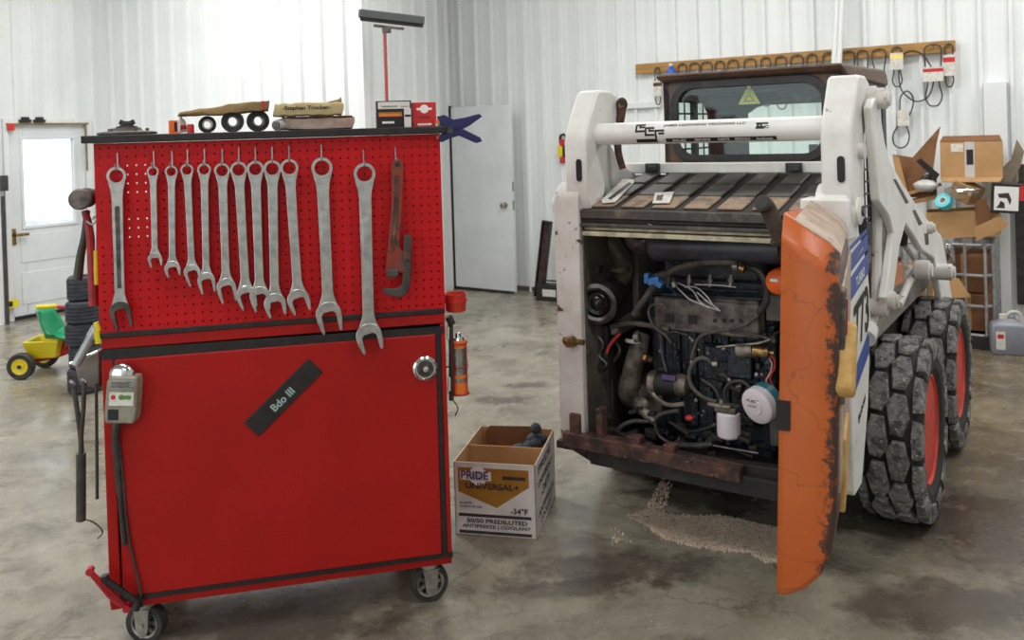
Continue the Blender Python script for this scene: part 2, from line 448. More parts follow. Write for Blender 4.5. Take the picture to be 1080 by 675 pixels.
_g = {}
def glyphs(body):
    if body not in _g:
        cu = bpy.data.curves.new('t', 'FONT'); cu.body = body; cu.resolution_u = 3
        cu.offset = .028
        ob = bpy.data.objects.new('t', cu); col.objects.link(ob)
        dg = bpy.context.evaluated_depsgraph_get(); dg.update()
        me = bpy.data.meshes.new_from_object(ob.evaluated_get(dg))
        _g[body] = ([tuple(v.co) for v in me.vertices], [tuple(p.vertices) for p in me.polygons])
        bpy.data.objects.remove(ob); bpy.data.meshes.remove(me); bpy.data.curves.remove(cu)
    return _g[body]

def tag(o, label, cat, group=None, kind=None):
    o['label'] = label; o['category'] = cat
    if group: o['group'] = group
    if kind: o['kind'] = kind
    return o
def thing(name, label, cat, xf, group=None):
    o = bpy.data.objects.new(name, None); col.objects.link(o); o.empty_display_size = .1
    o.matrix_world = xf
    return tag(o, label, cat, group)
def struct(o): o['kind'] = 'structure'; return o
def T(*a): return Matrix.Translation(a if len(a) == 3 else a[0])
def RX(d): return Matrix.Rotation(R(d), 4, 'X')
def RY(d): return Matrix.Rotation(R(d), 4, 'Y')
def RZ(d): return Matrix.Rotation(R(d), 4, 'Z')
# ------------------------------------------------------------------ the setting
fl = MB(); fl.box((0, 6, -.05), (30, 30, .1)); struct(fl.build('floor', 'floor'))
WALLA = frame(-4.38, 9.66, 0, 56)
WALLC = frame(-4.38, 9.66, 0, -34.0)
WALLD = frame(-1.268, 7.56, 0, 76.8)
HW = 4.4
def corrugated(mb, x0, x1, z0, z1, p, ph=0):
    """standing-rib steel sheet: front face at y=0, ribs towards -y"""
    n0 = math.ceil((x0 - ph) / p); xs = []
    pts = [(x0, 0)]
    k = n0
    while ph + k * p < x1 - .03:
        c = ph + k * p
        if c > x0 + .03:
            pts += [(c - .022, 0), (c - .013, -.034), (c + .013, -.034), (c + .022, 0)]
            for q in (p / 3, 2 * p / 3):
                if c + q < x1 - .04:
                    pts += [(c + q - .014, 0), (c + q, -.003), (c + q + .014, 0)]
        k += 1
    pts += [(x1, 0), (x1, .06), (x0, .06)]
    mb.prism([(a, b) for a, b in pts], (0, 0, z0), (1, 0, 0), (0, 1, 0), z1 - z0)
dl = at(11, 250, WALLA, 1, 0).x; dr = at(93, 250, WALLA, 1, 0).x; dt = at(50, 130.5, WALLA, 1, 0).z
w = MB(); corrugated(w, -13, dl, 0, HW, .205); corrugated(w, dr, 0, 0, HW, .205); corrugated(w, dl, dr, dt, HW, .205)
struct(w.build('wall_left', 'wall', xf=WALLA, angle=20))
w = MB(); corrugated(w, 0, 3.754, 0, HW, .27, .05); struct(w.build('wall_centre', 'wall', xf=WALLC, angle=20))
w = MB(); corrugated(w, 0, 2.608, 0, HW, .37, .2); struct(w.build('wall_return', 'wall', xf=WALLD, angle=20))
w = MB(); corrugated(w, -.97, 9, 0, HW, .218, .05); struct(w.build('wall_right', 'wall', xf=WALLE, angle=20))
c = MB(); c.span((-4.4, -11.7, HW), (9.2, 3.0, HW + .1)); struct(c.build('ceiling', 'ceil', xf=WALLE))
c = MB(); c.span((9, -11.6, 0), (9.1, .06, HW)); struct(c.build('wall_far_right', 'wall', xf=WALLE))
# rear wall behind the photographer with its wide roller-door opening
c = MB(); c.span((-4.4, -11.6, 0), (-1.2, -11.5, HW)); c.span((4.6, -11.6, 0), (9.1, -11.5, HW)); c.span((-1.2, -11.6, 3.7), (4.6, -11.5, HW)); struct(c.build('wall_rear', 'wall', xf=WALLE))
# base trims and corner trims
t = MB(); t.span((-.9, -.03, 0), (9, -.001, .05)); struct(t.build('baseboard_right', 'grime', xf=WALLE))
t = MB(); t.span((-.03, -.06, 0), (.05, 0, HW)); struct(t.build('trim_1', 'trimw', xf=WALLA))
t = MB(); t.span((-.035, -.03, 0), (.035, .03, HW)); struct(t.build('trim_2', 'trimw', xf=WALLD))
t = MB(); t.span((-.97, -.06, 0), (-.90, 0, HW)); struct(t.build('trim_3', 'trimw', xf=WALLE))
# door frame at the left with dark header line
zb = 0
f = MB()
f.span((dl - .05, -.03, 0), (dl, .06, dt + .05)); f.span((dr, -.03, 0), (dr + .05, .06, dt + .05)); f.span((dl, -.03, dt), (dr, .06, dt + .05))
struct(f.build('trim_4', 'trimw', xf=WALLA, bevel=.004))
f = MB(); f.span((dl - .02, -.045, dt - .012), (dr + .02, -.028, dt + .006)); f.span((dr - .012, -.045, dt - .5), (dr, -.028, dt))
struct(f.build('trim_5', 'bagtan', xf=WALLA))
wl, wr_ = at(24, 200, WALLA, 1, .03).x, at(77, 200, WALLA, 1, .03).x
wt, wb = at(50, 147, WALLA, 1, .03).z, at(50, 236, WALLA, 1, .03).z
d = MB()
d.span((dl, .01, .02), (wl, .055, dt)); d.span((wr_, .01, .02), (dr, .055, dt)); d.span((wl, .01, wt), (wr_, .055, dt)); d.span((wl, .01, .02), (wr_, .055, wb))
for (a, b) in ((.14, .46), (.56, .84)):
    d.span((dl + .10, .002, a), (dr - .10, .012, b))
for (a, b, cc, e) in ((wl - .03, wr_ + .03, wt, wt + .03), (wl - .03, wr_ + .03, wb - .03, wb), (wl - .03, wl, wb, wt), (wr_, wr_ + .03, wb, wt)):
    d.span((a, -.004, cc), (b, .012, e))
door1 = struct(d.build('door_1', 'doorw', xf=WALLA, bevel=.004))
g = MB(); g.span((wl, .028, wb), (wr_, .034, wt)); struct(g.build('window_1', 'clearglass', xf=WALLA))
hp = at(14, 248, WALLA, 1, -.01)
h = MB(); h.span((hp.x - .02, -.01, hp.z - .1), (hp.x + .03, .012, hp.z + .06)); h.cyl((hp.x + .01, -.01, hp.z), (hp.x + .01, -.06, hp.z), .012)
h.span((hp.x + .0, -.07, hp.z - .015), (hp.x + .13, -.05, hp.z + .015)); h.build('door_handle', 'brass', door1, bevel=.003)
s = MB(); s.span((dl, -.02, 0), (dr, .07, .035)); struct(s.build('trim_6', 'black', xf=WALLA))
# track of the roller door left of it
tr = MB(); p = at(3, 200, WALLA, 1, -.06)
tr.span((p.x - .10, -.09, 0), (p.x - .04, 0, HW)); tr.mat(1).span((p.x - .04, -.12, .0), (p.x - .01, -.04, 1.25)); tr.span((p.x - .05, -.13, 1.3), (p.x + .02, -.05, 1.45))
tr = struct(tr.build('trim_7', ['trimw', 'hose'], xf=WALLA))
# outside the door: ground coloured white for the glaring daylight behind the pane
o = MB(); o.box((-9, 16, -.2), (14, 14, .1)); o = o.build('glare_white_ground', mat('glare_white', srgb(245, 248, 252), .8)); struct(o)
# second door, standing open against the right wall
a = at(481, 303, WORLD, 2, .02); b = at(543, 309, WORLD, 2, .02)
ang = math.degrees(math.atan2(b.y - a.y, b.x - a.x)); DL = math.hypot(b.x - a.x, b.y - a.y)
D2 = frame(a.x, a.y, 0, ang)
d = MB(); d.span((0, 0, .02), (DL, .045, 2.02)); door2 = struct(d.build('door_2', 'doorw', xf=D2, bevel=.003))
d = MB(); d.span((0, -.003, .018), (DL, .0, .035)); d.build('door_sweep', 'black', door2)
d = MB(); d.lathe([(.03, 0), (.03, .008), (.012, .012), (.012, .035), (.028, .045), (.03, .06), (.02, .07)], (DL - .09, 0, .95), (0, -1, 0)); d.build('door_knob', 'zinc', door2)
d = MB(); d.span((DL - .001, .01, 1.1), (DL + .004, .035, 1.2)); d.span((DL - .001, .01, .9), (DL + .004, .035, 1.0)); d.build('latch_plate', 'zinc', door2)
# door frame (in the return wall) the leaf hangs from
t = MB(); t.span((-.022, -.01, 0), (-.008, .03, 2.04)); struct(t.build('trim_8', 'black', xf=D2))
t = MB(); t.span((-.16, -.06, 0), (-.024, .03, 2.08)); struct(t.build('trim_9', 'trimw', xf=D2))

# ------------------------------------------------------------------ light
def fixture(x, y, rz, power):
    xf = frame(x, y, HW - .14, rz)
    r = thing('shop_light', 'long white twin-tube ceiling light', 'ceiling light', xf, 'twin-tube lights on the ceiling')
    m = MB(); m.prism([(-.12, .14), (-.05, .14), (-.02, .06), (.02, .06), (.05, .14), (.12, .14), (.14, .03), (.12, .03), (.06, .1), (0, .04), (-.06, .1), (-.12, .03), (-.14, .03)], (-1.2, 0, 0), (0, 1, 0), (0, 0, 1), 2.4)
    m.build('housing', 'trimw', r)
    for s_ in (-.07, .07):
        q = MB(); q.cyl((-1.18, s_, .035), (1.18, s_, .035), .016, n=10); q.build('tube', 'lamp', r)
    l = bpy.data.lights.new('tube_light', 'AREA'); l.shape = 'RECTANGLE'; l.size = 2.3; l.size_y = .3; l.energy = power; l.color = (1, .99, .97)
    lo = bpy.data.objects.new('tube_light', l); col.objects.link(lo); lo.parent = r; lo.location = (0, 0, -.02)
for (x, y, rz, pw) in ((-2.5, 6.5, -34, 100), (.9, 6.3, -34, 55), (4.0, 4.8, -34, 75), (-1.6, 2.2, -34, 45), (2.0, 1.4, -34, 45), (-.6, -2.5, -34, 40), (-5.6, 5.6, -34, 70)):  # the fixture nearest wall_centre is unseen, added to brighten that wall
    fixture(x, y, rz, pw)
wd = bpy.data.worlds.new('world'); scene.world = wd; wd.use_nodes = True
bg = wd.node_tree.nodes['Background']; bg.inputs['Color'].default_value = (.90, .96, 1.0, 1); bg.inputs['Strength'].default_value = 1.9

# ------------------------------------------------------------------ rolling tool cart
cart = thing('tool_cart', 'tall red rolling tool cart with a pegboard top half and black trim', 'tool cart', CART)
DP = .56
m = MB(); m.span((-.58, .0, .16), (-.545, DP, 1.02)); m.span((.562, 0, .16), (.58, DP, 1.02)); m.span((-.58, .01, .14), (.58, DP, .17)); m.span((-.58, DP - .02, .16), (.58, DP, 1.02)); m.span((-.58, 0, 1.022), (.58, DP, 1.060))
m.build('cabinet', 'red', cart, bevel=.003)
m = MB(); m.span((-.538, -.006, .187), (.543, .016, .986)); dr_ = m.build('door', 'red', cart, bevel=.004)
m = MB(); m.lathe([(.045, 0), (.045, .006), (.038, .012), (.036, .008), (.01, .008), (.01, .016), (.002, .018)], (.502, -.006, .866), (0, -1, 0)); m.mat(1).lathe([(.030, .0), (.030, .002)], (.502, -.014, .866), (0, -1, 0))
m.build('lock', ['chrome', 'steeldk'], dr_)
m = MB(); m.prism([(-.58, 1.022), (.573, 1.012), (.573, .984), (-.58, .988)], (0, -.002, 0), (1, 0, 0), (0, 0, 1), -.012)
m.span((.544, -.003, .18), (.561, .01, 1.0)); m.span((-.545, -.003, .17), (.582, .01, .187)); m.span((-.545, -.002, .62), (-.538, .01, 1.0))
m.build('black_trim', 'black', cart)
# pegboard with real holes on a 28.5 mm grid
m = MB(); px_, pz_ = .0278, .0290; nx, nz = 41, 21
X0, Z0 = -.578, 1.078; dx = 1.156 / nx; dz = .632 / nz
for i in range(nx):
    for j in range(nz):
        x0, z0 = X0 + i * dx, Z0 + j * dz; cx, cz = x0 + dx / 2, z0 + dz / 2
        sq = [(x0, z0), (x0 + dx, z0), (x0 + dx, z0 + dz), (x0, z0 + dz)]
        o8 = [(x0, z0), (cx, z0), (x0 + dx, z0), (x0 + dx, cz), (x0 + dx, z0 + dz), (cx, z0 + dz), (x0, z0 + dz), (x0, cz)]
        rr = .0033
        h8 = [(cx + rr * math.cos(R(225 + 45 * k)), cz + rr * math.sin(R(225 + 45 * k))) for k in range(8)]
        vs = [(a_, 0, b_) for a_, b_ in o8] + [(a_, 0, b_) for a_, b_ in h8] + [(a_, .006, b_) for a_, b_ in h8]
        fs = []
        for k in range(8):
            k2 = (k + 1) % 8
            fs.append((k, k2, 8 + k2, 8 + k)); fs.append((8 + k, 8 + k2, 16 + k2, 16 + k))
        m.add(vs, fs)
m.build('pegboard', 'redpeg', cart, angle=30)
m = MB(); UD = .30
m.span((-.582, .0, 1.06), (-.578, UD, 1.712)); m.span((.578, 0, 1.06), (.582, UD, 1.712))
m.build_loose('upper_cabinet_side', 'redpeg', cart)
# the back of the upper half is dark, with a gap behind the left of the board
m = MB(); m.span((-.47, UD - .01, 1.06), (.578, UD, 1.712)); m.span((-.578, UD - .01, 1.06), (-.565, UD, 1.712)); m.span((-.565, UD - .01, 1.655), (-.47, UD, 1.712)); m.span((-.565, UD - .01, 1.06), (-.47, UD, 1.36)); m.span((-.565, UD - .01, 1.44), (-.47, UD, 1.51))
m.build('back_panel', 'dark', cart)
m = MB(); m.span((-.582, -.006, 1.060), (.578, .01, 1.078)); m.build('lower_rail', 'black', cart, bevel=.002)
m = MB(); m.span((-.614, -.03, 1.713), (.602, UD + .02, 1.738)); m.build('lid', 'black', cart, bevel=.003)
def caster(x, y, rz, r=.068):
    root = bpy.data.objects.new('caster', None); col.objects.link(root); root.parent = cart; root.matrix_local = T(x, y, 0) @ RZ(rz)
    f = MB(); f.cyl((0, 0, .125), (0, 0, .14), .035); f.cyl((0, 0, .115), (0, 0, .13), .022)
    f.span((-.03, -.035, .118), (.03, .035, .124))
    for s_ in (-1, 1):
        f.prism([(-.028, .12), (.028, .12), (.022, .05), (.008, .028), (-.008, .028), (-.02, .05)], (0, s_ * .032, 0), (1, 0, 0), (0, 0, 1), -.003 * s_)
        f.cyl((0, s_ * .032, .045 + .023), (0, s_ * .042, .045 + .023), .010, n=8)
    f.build('fork', 'zinc', root)
    w = MB(); w.lathe([(r * .74, -.021), (r * .97, -.021), (r, -.014), (r, .014), (r * .97, .021), (r * .74, .021)], (0, 0, r), (0, 1, 0), 32, close=True); w.build('wheel', 'rubber', root)
    hb = MB()
    hb.lathe([(r * .62, -.017), (r * .75, -.019), (r * .75, .019), (r * .62, .017)], (0, 0, r), (0, 1, 0), 32, close=True)
    hb.lathe([(.006, -.022), (.017, -.022), (.017, .022), (.006, .022)], (0, 0, r), (0, 1, 0), 20, close=True)
    for k in range(7):
        a = 2 * PI * k / 7
        hb.box((math.cos(a) * r * .43, 0, r + math.sin(a) * r * .43), (.034, .024, .013), Matrix.Rotation(-a, 3, 'Y'))
    hb.mat(1).lathe([(.002, -.006), (r * .64, -.006), (r * .64, .006), (.002, .006)], (0, 0, r), (0, 1, 0), 24)
    hb.build('hub', ['zinc', 'dark'], root)
caster(.50, .05, 6); caster(-.475, .05, -22); caster(.47, .46, 25); caster(-.47, .46, 10)
# hinged red foot bar at the lower left corner
m = MB(); p0 = at(95, 602, CART, 1, -.06); p1 = at(134, 641, CART, 1, -.02)
for q in (0, .022):
    m.tube([p0 + Vector((0, 0, -q * .3)), p0.lerp(p1, .5) + Vector((0, 0, -q)), p1 + Vector((0, 0, -q * .2))], .007, 8)
m.cyl(p0 + Vector((0, -.012, 0)), p0 + Vector((0, .014, 0)), .012); m.cyl(p1 + Vector((0, -.012, 0)), p1 + Vector((0, .03, 0)), .012)
m.build('foot_bar', 'toyred', cart)
m = MB(); q0 = at(112, 612, CART, 1, -.05); q1 = at(146, 636, CART, 1, -.03)
m.tube([q0, q1], .011, 8); m.cyl(q0 + Vector((0, 0, -.006)), q0 + Vector((-.004, 0, .018)), .012); m.cyl(q1 + Vector((-.01, 0, -.02)), q1 + Vector((.0, 0, .012)), .014)
m.build('latch_arm', 'black', cart)

# peg hooks
WR = [(-.507, 1.602, .029, -.510, 1.153, .033, 1.089, 1), (-.393, 1.612, .018, -.396, 1.319, .023, 1.291, 0), (-.335, 1.61, .0195, -.342, 1.284, .026, 1.255, 0),
      (-.285, 1.613, .020, -.280, 1.268, .027, 1.219, 0), (-.230, 1.612, .021, -.235, 1.236, .029, 1.190, 0), (-.172, 1.607, .0245, -.171, 1.209, .032, 1.154, 0),
      (-.118, 1.608, .0265, -.108, 1.179, .033, 1.127, 0), (-.063, 1.608, .027, -.062, 1.172, .034, 1.118, 0), (-.007, 1.607, .028, -.013, 1.142, .037, 1.095, 0),
      (.050, 1.608, .029, .066, 1.150, .038, 1.100, 0), (.160, 1.604, .0345, .167, 1.093, .044, 1.023, 2), (.306, 1.578, .036, .304, 1.005, .046, .945, 2)]
hk = [(w_[0], w_[1] + w_[2] * .72) for w_ in WR] + [(.419, 1.612)]
for (x, z) in hk:
    m = MB(); m.tube([(x, .004, z + .055), (x, -.006, z + .055), (x, -.009, z + .05), (x, -.009, z + .012), (x, -.014, z), (x, -.03, z - .003), (x, -.046, z + .004), (x, -.052, z + .018)], .0026, 7, smooth=3)
    m.build('peg_hook', 'galv', cart)

def wrench(ix, iz, r, bx, bz, hw, tipz, style, label):
    r *= 1.08
    L_ = math.hypot(bx - ix, bz - iz); angw = math.degrees(math.atan2(-(bx - ix), (iz - bz)))
    xf = CART @ T(ix, -.028, iz) @ RY(angw)
    root = thing('combination_wrench', label, 'wrench', xf, 'combination wrenches hanging on the red pegboard')
    th = .007 + r * .1
    ri = r * .70
    m = MB()
    m.lathe([(ri, -th), (r * .97, -th), (r, -th * .7), (r, th * .7), (r * .97, th), (ri, th)], (0, 0, 0), (0, 1, 0), 36, close=True)
    m.build('box_end', 'steel', root)
    # shank tapering from the box end towards the open end
    wa, wb_ = r * .60, r * .50
    y0 = -.0055 - r * .05
    m = MB(); poly = [(-r * .86, -r * .55), (-wa * 1.05, -r * 1.5), (-wa * .92, -r * 2.2), (-wb_, -L_ * .6), (-wb_ * 1.0, -L_ + hw * 1.75), (-wb_ * 1.25, -L_ + hw * 1.25), (-hw * .8, -L_ + hw * .55),
                      (hw * .8, -L_ + hw * .55), (wb_ * 1.25, -L_ + hw * 1.25), (wb_ * 1.0, -L_ + hw * 1.75), (wb_, -L_ * .6), (wa * .92, -r * 2.2), (wa * 1.05, -r * 1.5), (r * .86, -r * .55), (0, -r * .8)]
    m.prism(poly, (0, y0, 0), (1, 0, 0), (0, 0, 1), -2 * abs(y0))
    if style == 1:
        m.mat(1); ww = wa * .42
        pl = [(ww * math.cos(R(a_)), -r * 3.4 + ww * math.sin(R(a_))) for a_ in range(0, 181, 30)] + [(-ww * .8, -L_ + hw * 2.3), (ww * .8, -L_ + hw * 2.3)]
        m.prism(pl, (0, y0 - .0006, 0), (1, 0, 0), (0, 0, 1), -.001)
    if style == 2:
        m.mat(0); ww = wb_ * .60
        m.prism([(-ww, -r * 4.2), (0, -r * 3.9), (ww, -r * 4.2), (ww, -L_ + hw * 2.6), (0, -L_ + hw * 2.3), (-ww, -L_ + hw * 2.6)], (0, y0 - .0015, 0), (1, 0, 0), (0, 0, 1), -.002)
    m.build('shank', ['steel', 'steeldk'], root, bevel=.0022)
    # open end: C-shaped head with the mouth turned down and a little to one side
    m = MB(); q = hw * .56; tilt = R(random.choice((10, 12, 14)))
    tipd = (bz - tipz); pts = []
    for a_ in range(0, 181, 12): pts.append((hw * math.cos(R(a_)), hw * .98 * math.sin(R(a_))))
    pts += [(-hw * .97, -hw * .5), (-hw * .82, -tipd * .86), (-hw * .70, -tipd), (-q, -tipd * .88), (-q, -hw * .05), (-q * .6, hw * .16), (q * .6, hw * .16), (q, -hw * .05), (q, -tipd * .88), (hw * .70, -tipd), (hw * .82, -tipd * .86), (hw * .97, -hw * .5)]
    ct, st = math.cos(tilt), math.sin(tilt)
    pts = [(a_ * ct - b_ * st, a_ * st + b_ * ct) for a_, b_ in pts]
    tt = th * .86
    m.prism(pts, (0, -tt, -L_), (1, 0, 0), (0, 0, 1), -2 * tt)
    m.build('open_end', 'steel' if style != 1 else 'steeldk', root, bevel=.0018)
lab = ['large combination wrench with a dark grooved shank, alone at the pegboard\'s left edge',
       'shortest combination wrench, first of the close row right of the grooved one', 'second shortest combination wrench, beside the shortest one',
       'short combination wrench third in the close row', 'combination wrench fourth in the close row, next to the third one',
       'medium combination wrench fifth in the close row', 'combination wrench sixth in the close row, at the middle of the board', 'combination wrench seventh in the close row, its jaw overlapped by its neighbours',
       'combination wrench eighth in the close row, second from its right end', 'longest combination wrench of the close row, at its right end',
       'big combination wrench hanging alone right of the close row, jaw over the black rail', 'lowest hanging big combination wrench, beside the rusty pipe wrench']
for w_, l_ in zip(WR, lab): wrench(*w_, l_)

# pipe wrench
pw = thing('pipe_wrench', 'worn red pipe wrench with dark jaws hanging at the right of the pegboard', 'pipe wrench', CART @ T(.419, -.03, 1.61))
def pk(px, py, y=-.03):
    q = at(px, py, CART, 1, y); return (q.x - .419, q.z - 1.61)
m = MB(); o = [pk(*q) for q in ((413, 172), (416, 168), (422, 168), (425, 173), (424, 215), (421, 258), (425, 268), (431, 274), (433, 282), (428, 287), (420, 287), (417, 293), (408, 293), (407, 283), (409, 262), (413, 215))]
m.prism(list(reversed(o)), (0, -.010, 0), (1, 0, 0), (0, 0, 1), -.02)
i_ = [pk(*q) for q in ((416, 185), (421, 185), (420, 215), (417, 258), (412, 260), (415, 215))]
m.mat(1).prism(list(reversed(i_)), (0, -.0115, 0), (1, 0, 0), (0, 0, 1), -.003)
a_ = pk(419, 173); m.mat(2).cyl((a_[0], -.013, a_[1]), (a_[0], .013, a_[1]), .009)
m.build('handle', ['redwrench', 'rust', 'dark'], pw, bevel=.003)
m = MB(); o = [pk(*q) for q in ((426, 248), (431, 247), (434, 251), (433, 285), (432, 300), (429, 309), (421, 313), (410, 311), (403, 308), (404, 303), (412, 304), (420, 303), (424, 299), (425, 285))]
m.prism(list(reversed(o)), (0, -.016, 0), (1, 0, 0), (0, 0, 1), -.014); m.build('hook_jaw', 'hose', pw, bevel=.003)
m = MB(); a_, b_ = pk(429, 264), pk(429, 273); m.cyl((a_[0], -.002, a_[1]), (b_[0], -.002, b_[1]), .019, n=18); m.build('adjusting_nut', 'rust', pw)
m = MB(); o = [pk(*q) for q in ((406, 285), (420, 283), (420, 290), (409, 292))]
m.prism(list(reversed(o)), (0, -.015, 0), (1, 0, 0), (0, 0, 1), -.03); m.build('heel_jaw', 'steeldk', pw, bevel=.002)

# magnetic strip on the door
P = [at(x, y, CART, 1, -.007) for x, y in ((257, 446), (326, 377), (340, 393), (273, 460))]
c0 = sum(P, Vector()) / 4; dirx = ((P[1] - P[0]) + (P[2] - P[3])).normalized(); wy = ((P[1] - P[2]) + (P[0] - P[3])).length / 2; lx = ((P[1] - P[0]) + (P[2] - P[3])).length / 2
an = math.degrees(math.atan2(dirx.z, dirx.x))
ms = thing('magnetic_strip', 'black magnetic strip stuck slantwise on the red cart door', 'magnetic strip', CART @ T(c0) @ RY(-an))
m = MB(); m.span((-lx / 2, -.004, -wy / 2), (lx / 2, 0, wy / 2)); m.build('strip', 'black', ms, bevel=.002)
m = MB(); m.text('Bdo III', (-.055, -.004, -.016), (1, 0, 0), (0, 0, 1), .095, .028, th=.0008); m.build('lettering', mat('pale_green_print', srgb(150, 178, 172), .5), ms)

# grey hand-held box with chrome dome hanging on the door's left edge
B = at(131, 418, CART, 1, -.03)
gb = thing('control_box', 'grey-beige control box topped by a chrome bell, hung at the cart door\'s left', 'control box', CART @ T(B.x, -.03, B.z) @ RY(2.5) @ RZ(-12))
m = MB(); m.prism([(-.046, .055), (-.036, .072), (.05, .072), (.054, .05), (.048, -.06), (.042, -.082), (-.05, -.082), (-.054, -.055)], (0, -.03, 0), (1, 0, 0), (0, 0, 1), -.055)
m.build('casing', 'beige', gb, bevel=.005)
m = MB(); m.span((-.036, -.033, -.022), (.044, -.029, .022)); m.mat(1).span((-.04, -.032, -.07), (-.006, -.029, -.035)); m.mat(2).cyl((-.022, -.034, .006), (-.022, -.030, .006), .008, n=12)
m.mat(3).cyl((.004, -.034, .006), (.004, -.030, .006), .009, n=12); m.span((.01, -.0345, 0), (.036, -.030, .012)); m.mat(4).span((-.035, -.0325, .035), (.046, -.029, .06))
m.mat(1)
for k in range(5):
    m.span((-.03, -.034, .038 + .004 * k), (.04 - .01 * (k % 2), -.0295, .0395 + .004 * k))
m.build('label_plate', ['paper', 'inkblk', 'inkred', mat('green_lamp', srgb(84, 130, 60), .4), 'zinc'], gb)
m = MB(); m.sphere((-.008, .0, .068), .044, (1, .5, 1)); m.build('bell', 'chrome', gb)
m = MB(); pts = [at(x, y, CART, 1, v) for x, y, v in ((124, 444, -.03), (122, 456, -.03), (122, 472, -.02), (124, 500, -.015), (126, 520, -.014))]
inv = (T(B.x, -.03, B.z) @ RY(2.5) @ RZ(-12)).inverted()
m.tube([inv @ p for p in pts], lambda t: .013 - .004 * t, 10, smooth=4)
m.tube([inv @ p for p in [at(x, y, CART, 1, v) for x, y, v in ((126, 515, -.014), (128, 545, -.014), (131, 575, -.014))]], .0075, 8, smooth=4)
m.tube([inv @ p for p in [at(x, y, CART, 1, v) for x, y, v in ((124, 455, -.02), (129, 500, -.012), (134, 555, -.014), (141, 590, -.014), (147, 618, -.018), (150, 640, -.02))]], .0045, 8, smooth=5)
m.build('cable', 'hose', gb)
# ------------------------------------------------------------------ things on the cart's lid
LZ = 1.738
def on_lid(name, label, cat, px, y, rz=0, group=None):
    p = at(px, 135, CART, 1, y)
    return thing(name, label, cat, CART @ T(p.x, y, LZ) @ RZ(rz), group)
t = on_lid('metal_disc', 'dusty flat metal disc with a dark hub, on the left end of the cart lid', 'metal disc', 134, .13)
m = MB(); m.lathe([(.02, .0), (.088, .0), (.098, .004), (.098, .010), (.082, .014), (.074, .010), (.05, .018), (.045, .026), (.012, .028), (.012, 0)], n=40); m.build('disc', 'grime', t)
m = MB(); m.lathe([(.036, .018), (.036, .030), (.022, .034), (.022, .040), (.014, .048), (.003, .05)], n=20)
m.box((-.014, 0, .044), (.02, .012, .016), Matrix.Rotation(.4, 3, 'Y')); m.box((.016, 0, .044), (.02, .012, .016), Matrix.Rotation(-.4, 3, 'Y')); m.build('hub', 'dark', t)
m = MB()
for k in range(5):
    a = 2 * PI * k / 5 + .3; m.cyl((.066 * math.cos(a), .066 * math.sin(a), .008), (.066 * math.cos(a), .066 * math.sin(a), .024), .006, n=8)
m.build('stud', 'brownmetal', t)
t = on_lid('small_carton', 'little orange and white carton with black print at the left end of the cart lid', 'carton', 184, .06, 14)
m = MB(); m.span((-.018, -.012, 0), (.018, .012, .046)); m.mat(1).span((-.002, -.013, .008), (.008, -.0115, .04)); m.mat(2).span((.009, -.013, .004), (.0182, -.0115, .046)); m.build('carton', ['orangecap', 'inkblk', 'boxwhite'], t, bevel=.001)
t = on_lid('glue_bottle', 'small white tube bottle with grey nozzle leaning beside the orange carton', 'bottle', 193, .085, 0)
m = MB(); m.lathe([(.001, 0), (.013, 0), (.014, .035), (.010, .045), (.004, .05), (.003, .066)], (.0, 0, 0.004), (-.12, 0, 1), 16); m.mat(1).lathe([(.0145, .01), (.0145, .025)], (0, 0, .004), (-.12, 0, 1), 16); m.build('bottle', ['boxwhite', 'inkred'], t)
t = on_lid('red_tin', 'short red tin right behind the little orange carton', 'tin', 201, .05, 0)
m = MB(); m.lathe([(.001, 0), (.012, 0), (.012, .028), (.009, .032), (.001, .032)], n=16); m.build('tin', 'inkred', t)
for i, (px, r, y, l_) in enumerate(((219, .030, .09, 'smallest of the three black hose rings on the cart lid, leftmost'), (246, .038, .07, 'middle of the three black hose rings on the cart lid'), (273, .038, .08, 'right-hand one of the three black hose rings, touching the paper bags'))):
    t = on_lid('rubber_ring', l_, 'hose ring', px, y, 8, 'black rings on the cart lid')
    m = MB(); m.lathe([(r * .60, 0), (r * .95, -.003), (r, .005), (r, .055), (r * .95, .062), (r * .60, .062)], (0, 0, r), (0, 1, 0), 32, close=True); m.build('outer_ring', 'rubber', t)
    m = MB(); m.lathe([(r * .42, -.002), (r * .59, -.004), (r * .59, .06), (r * .42, .06)], (0, 0, r), (0, 1, 0), 28, close=True); m.build('liner', 'steeldk' if i else 'boxwhite', t)
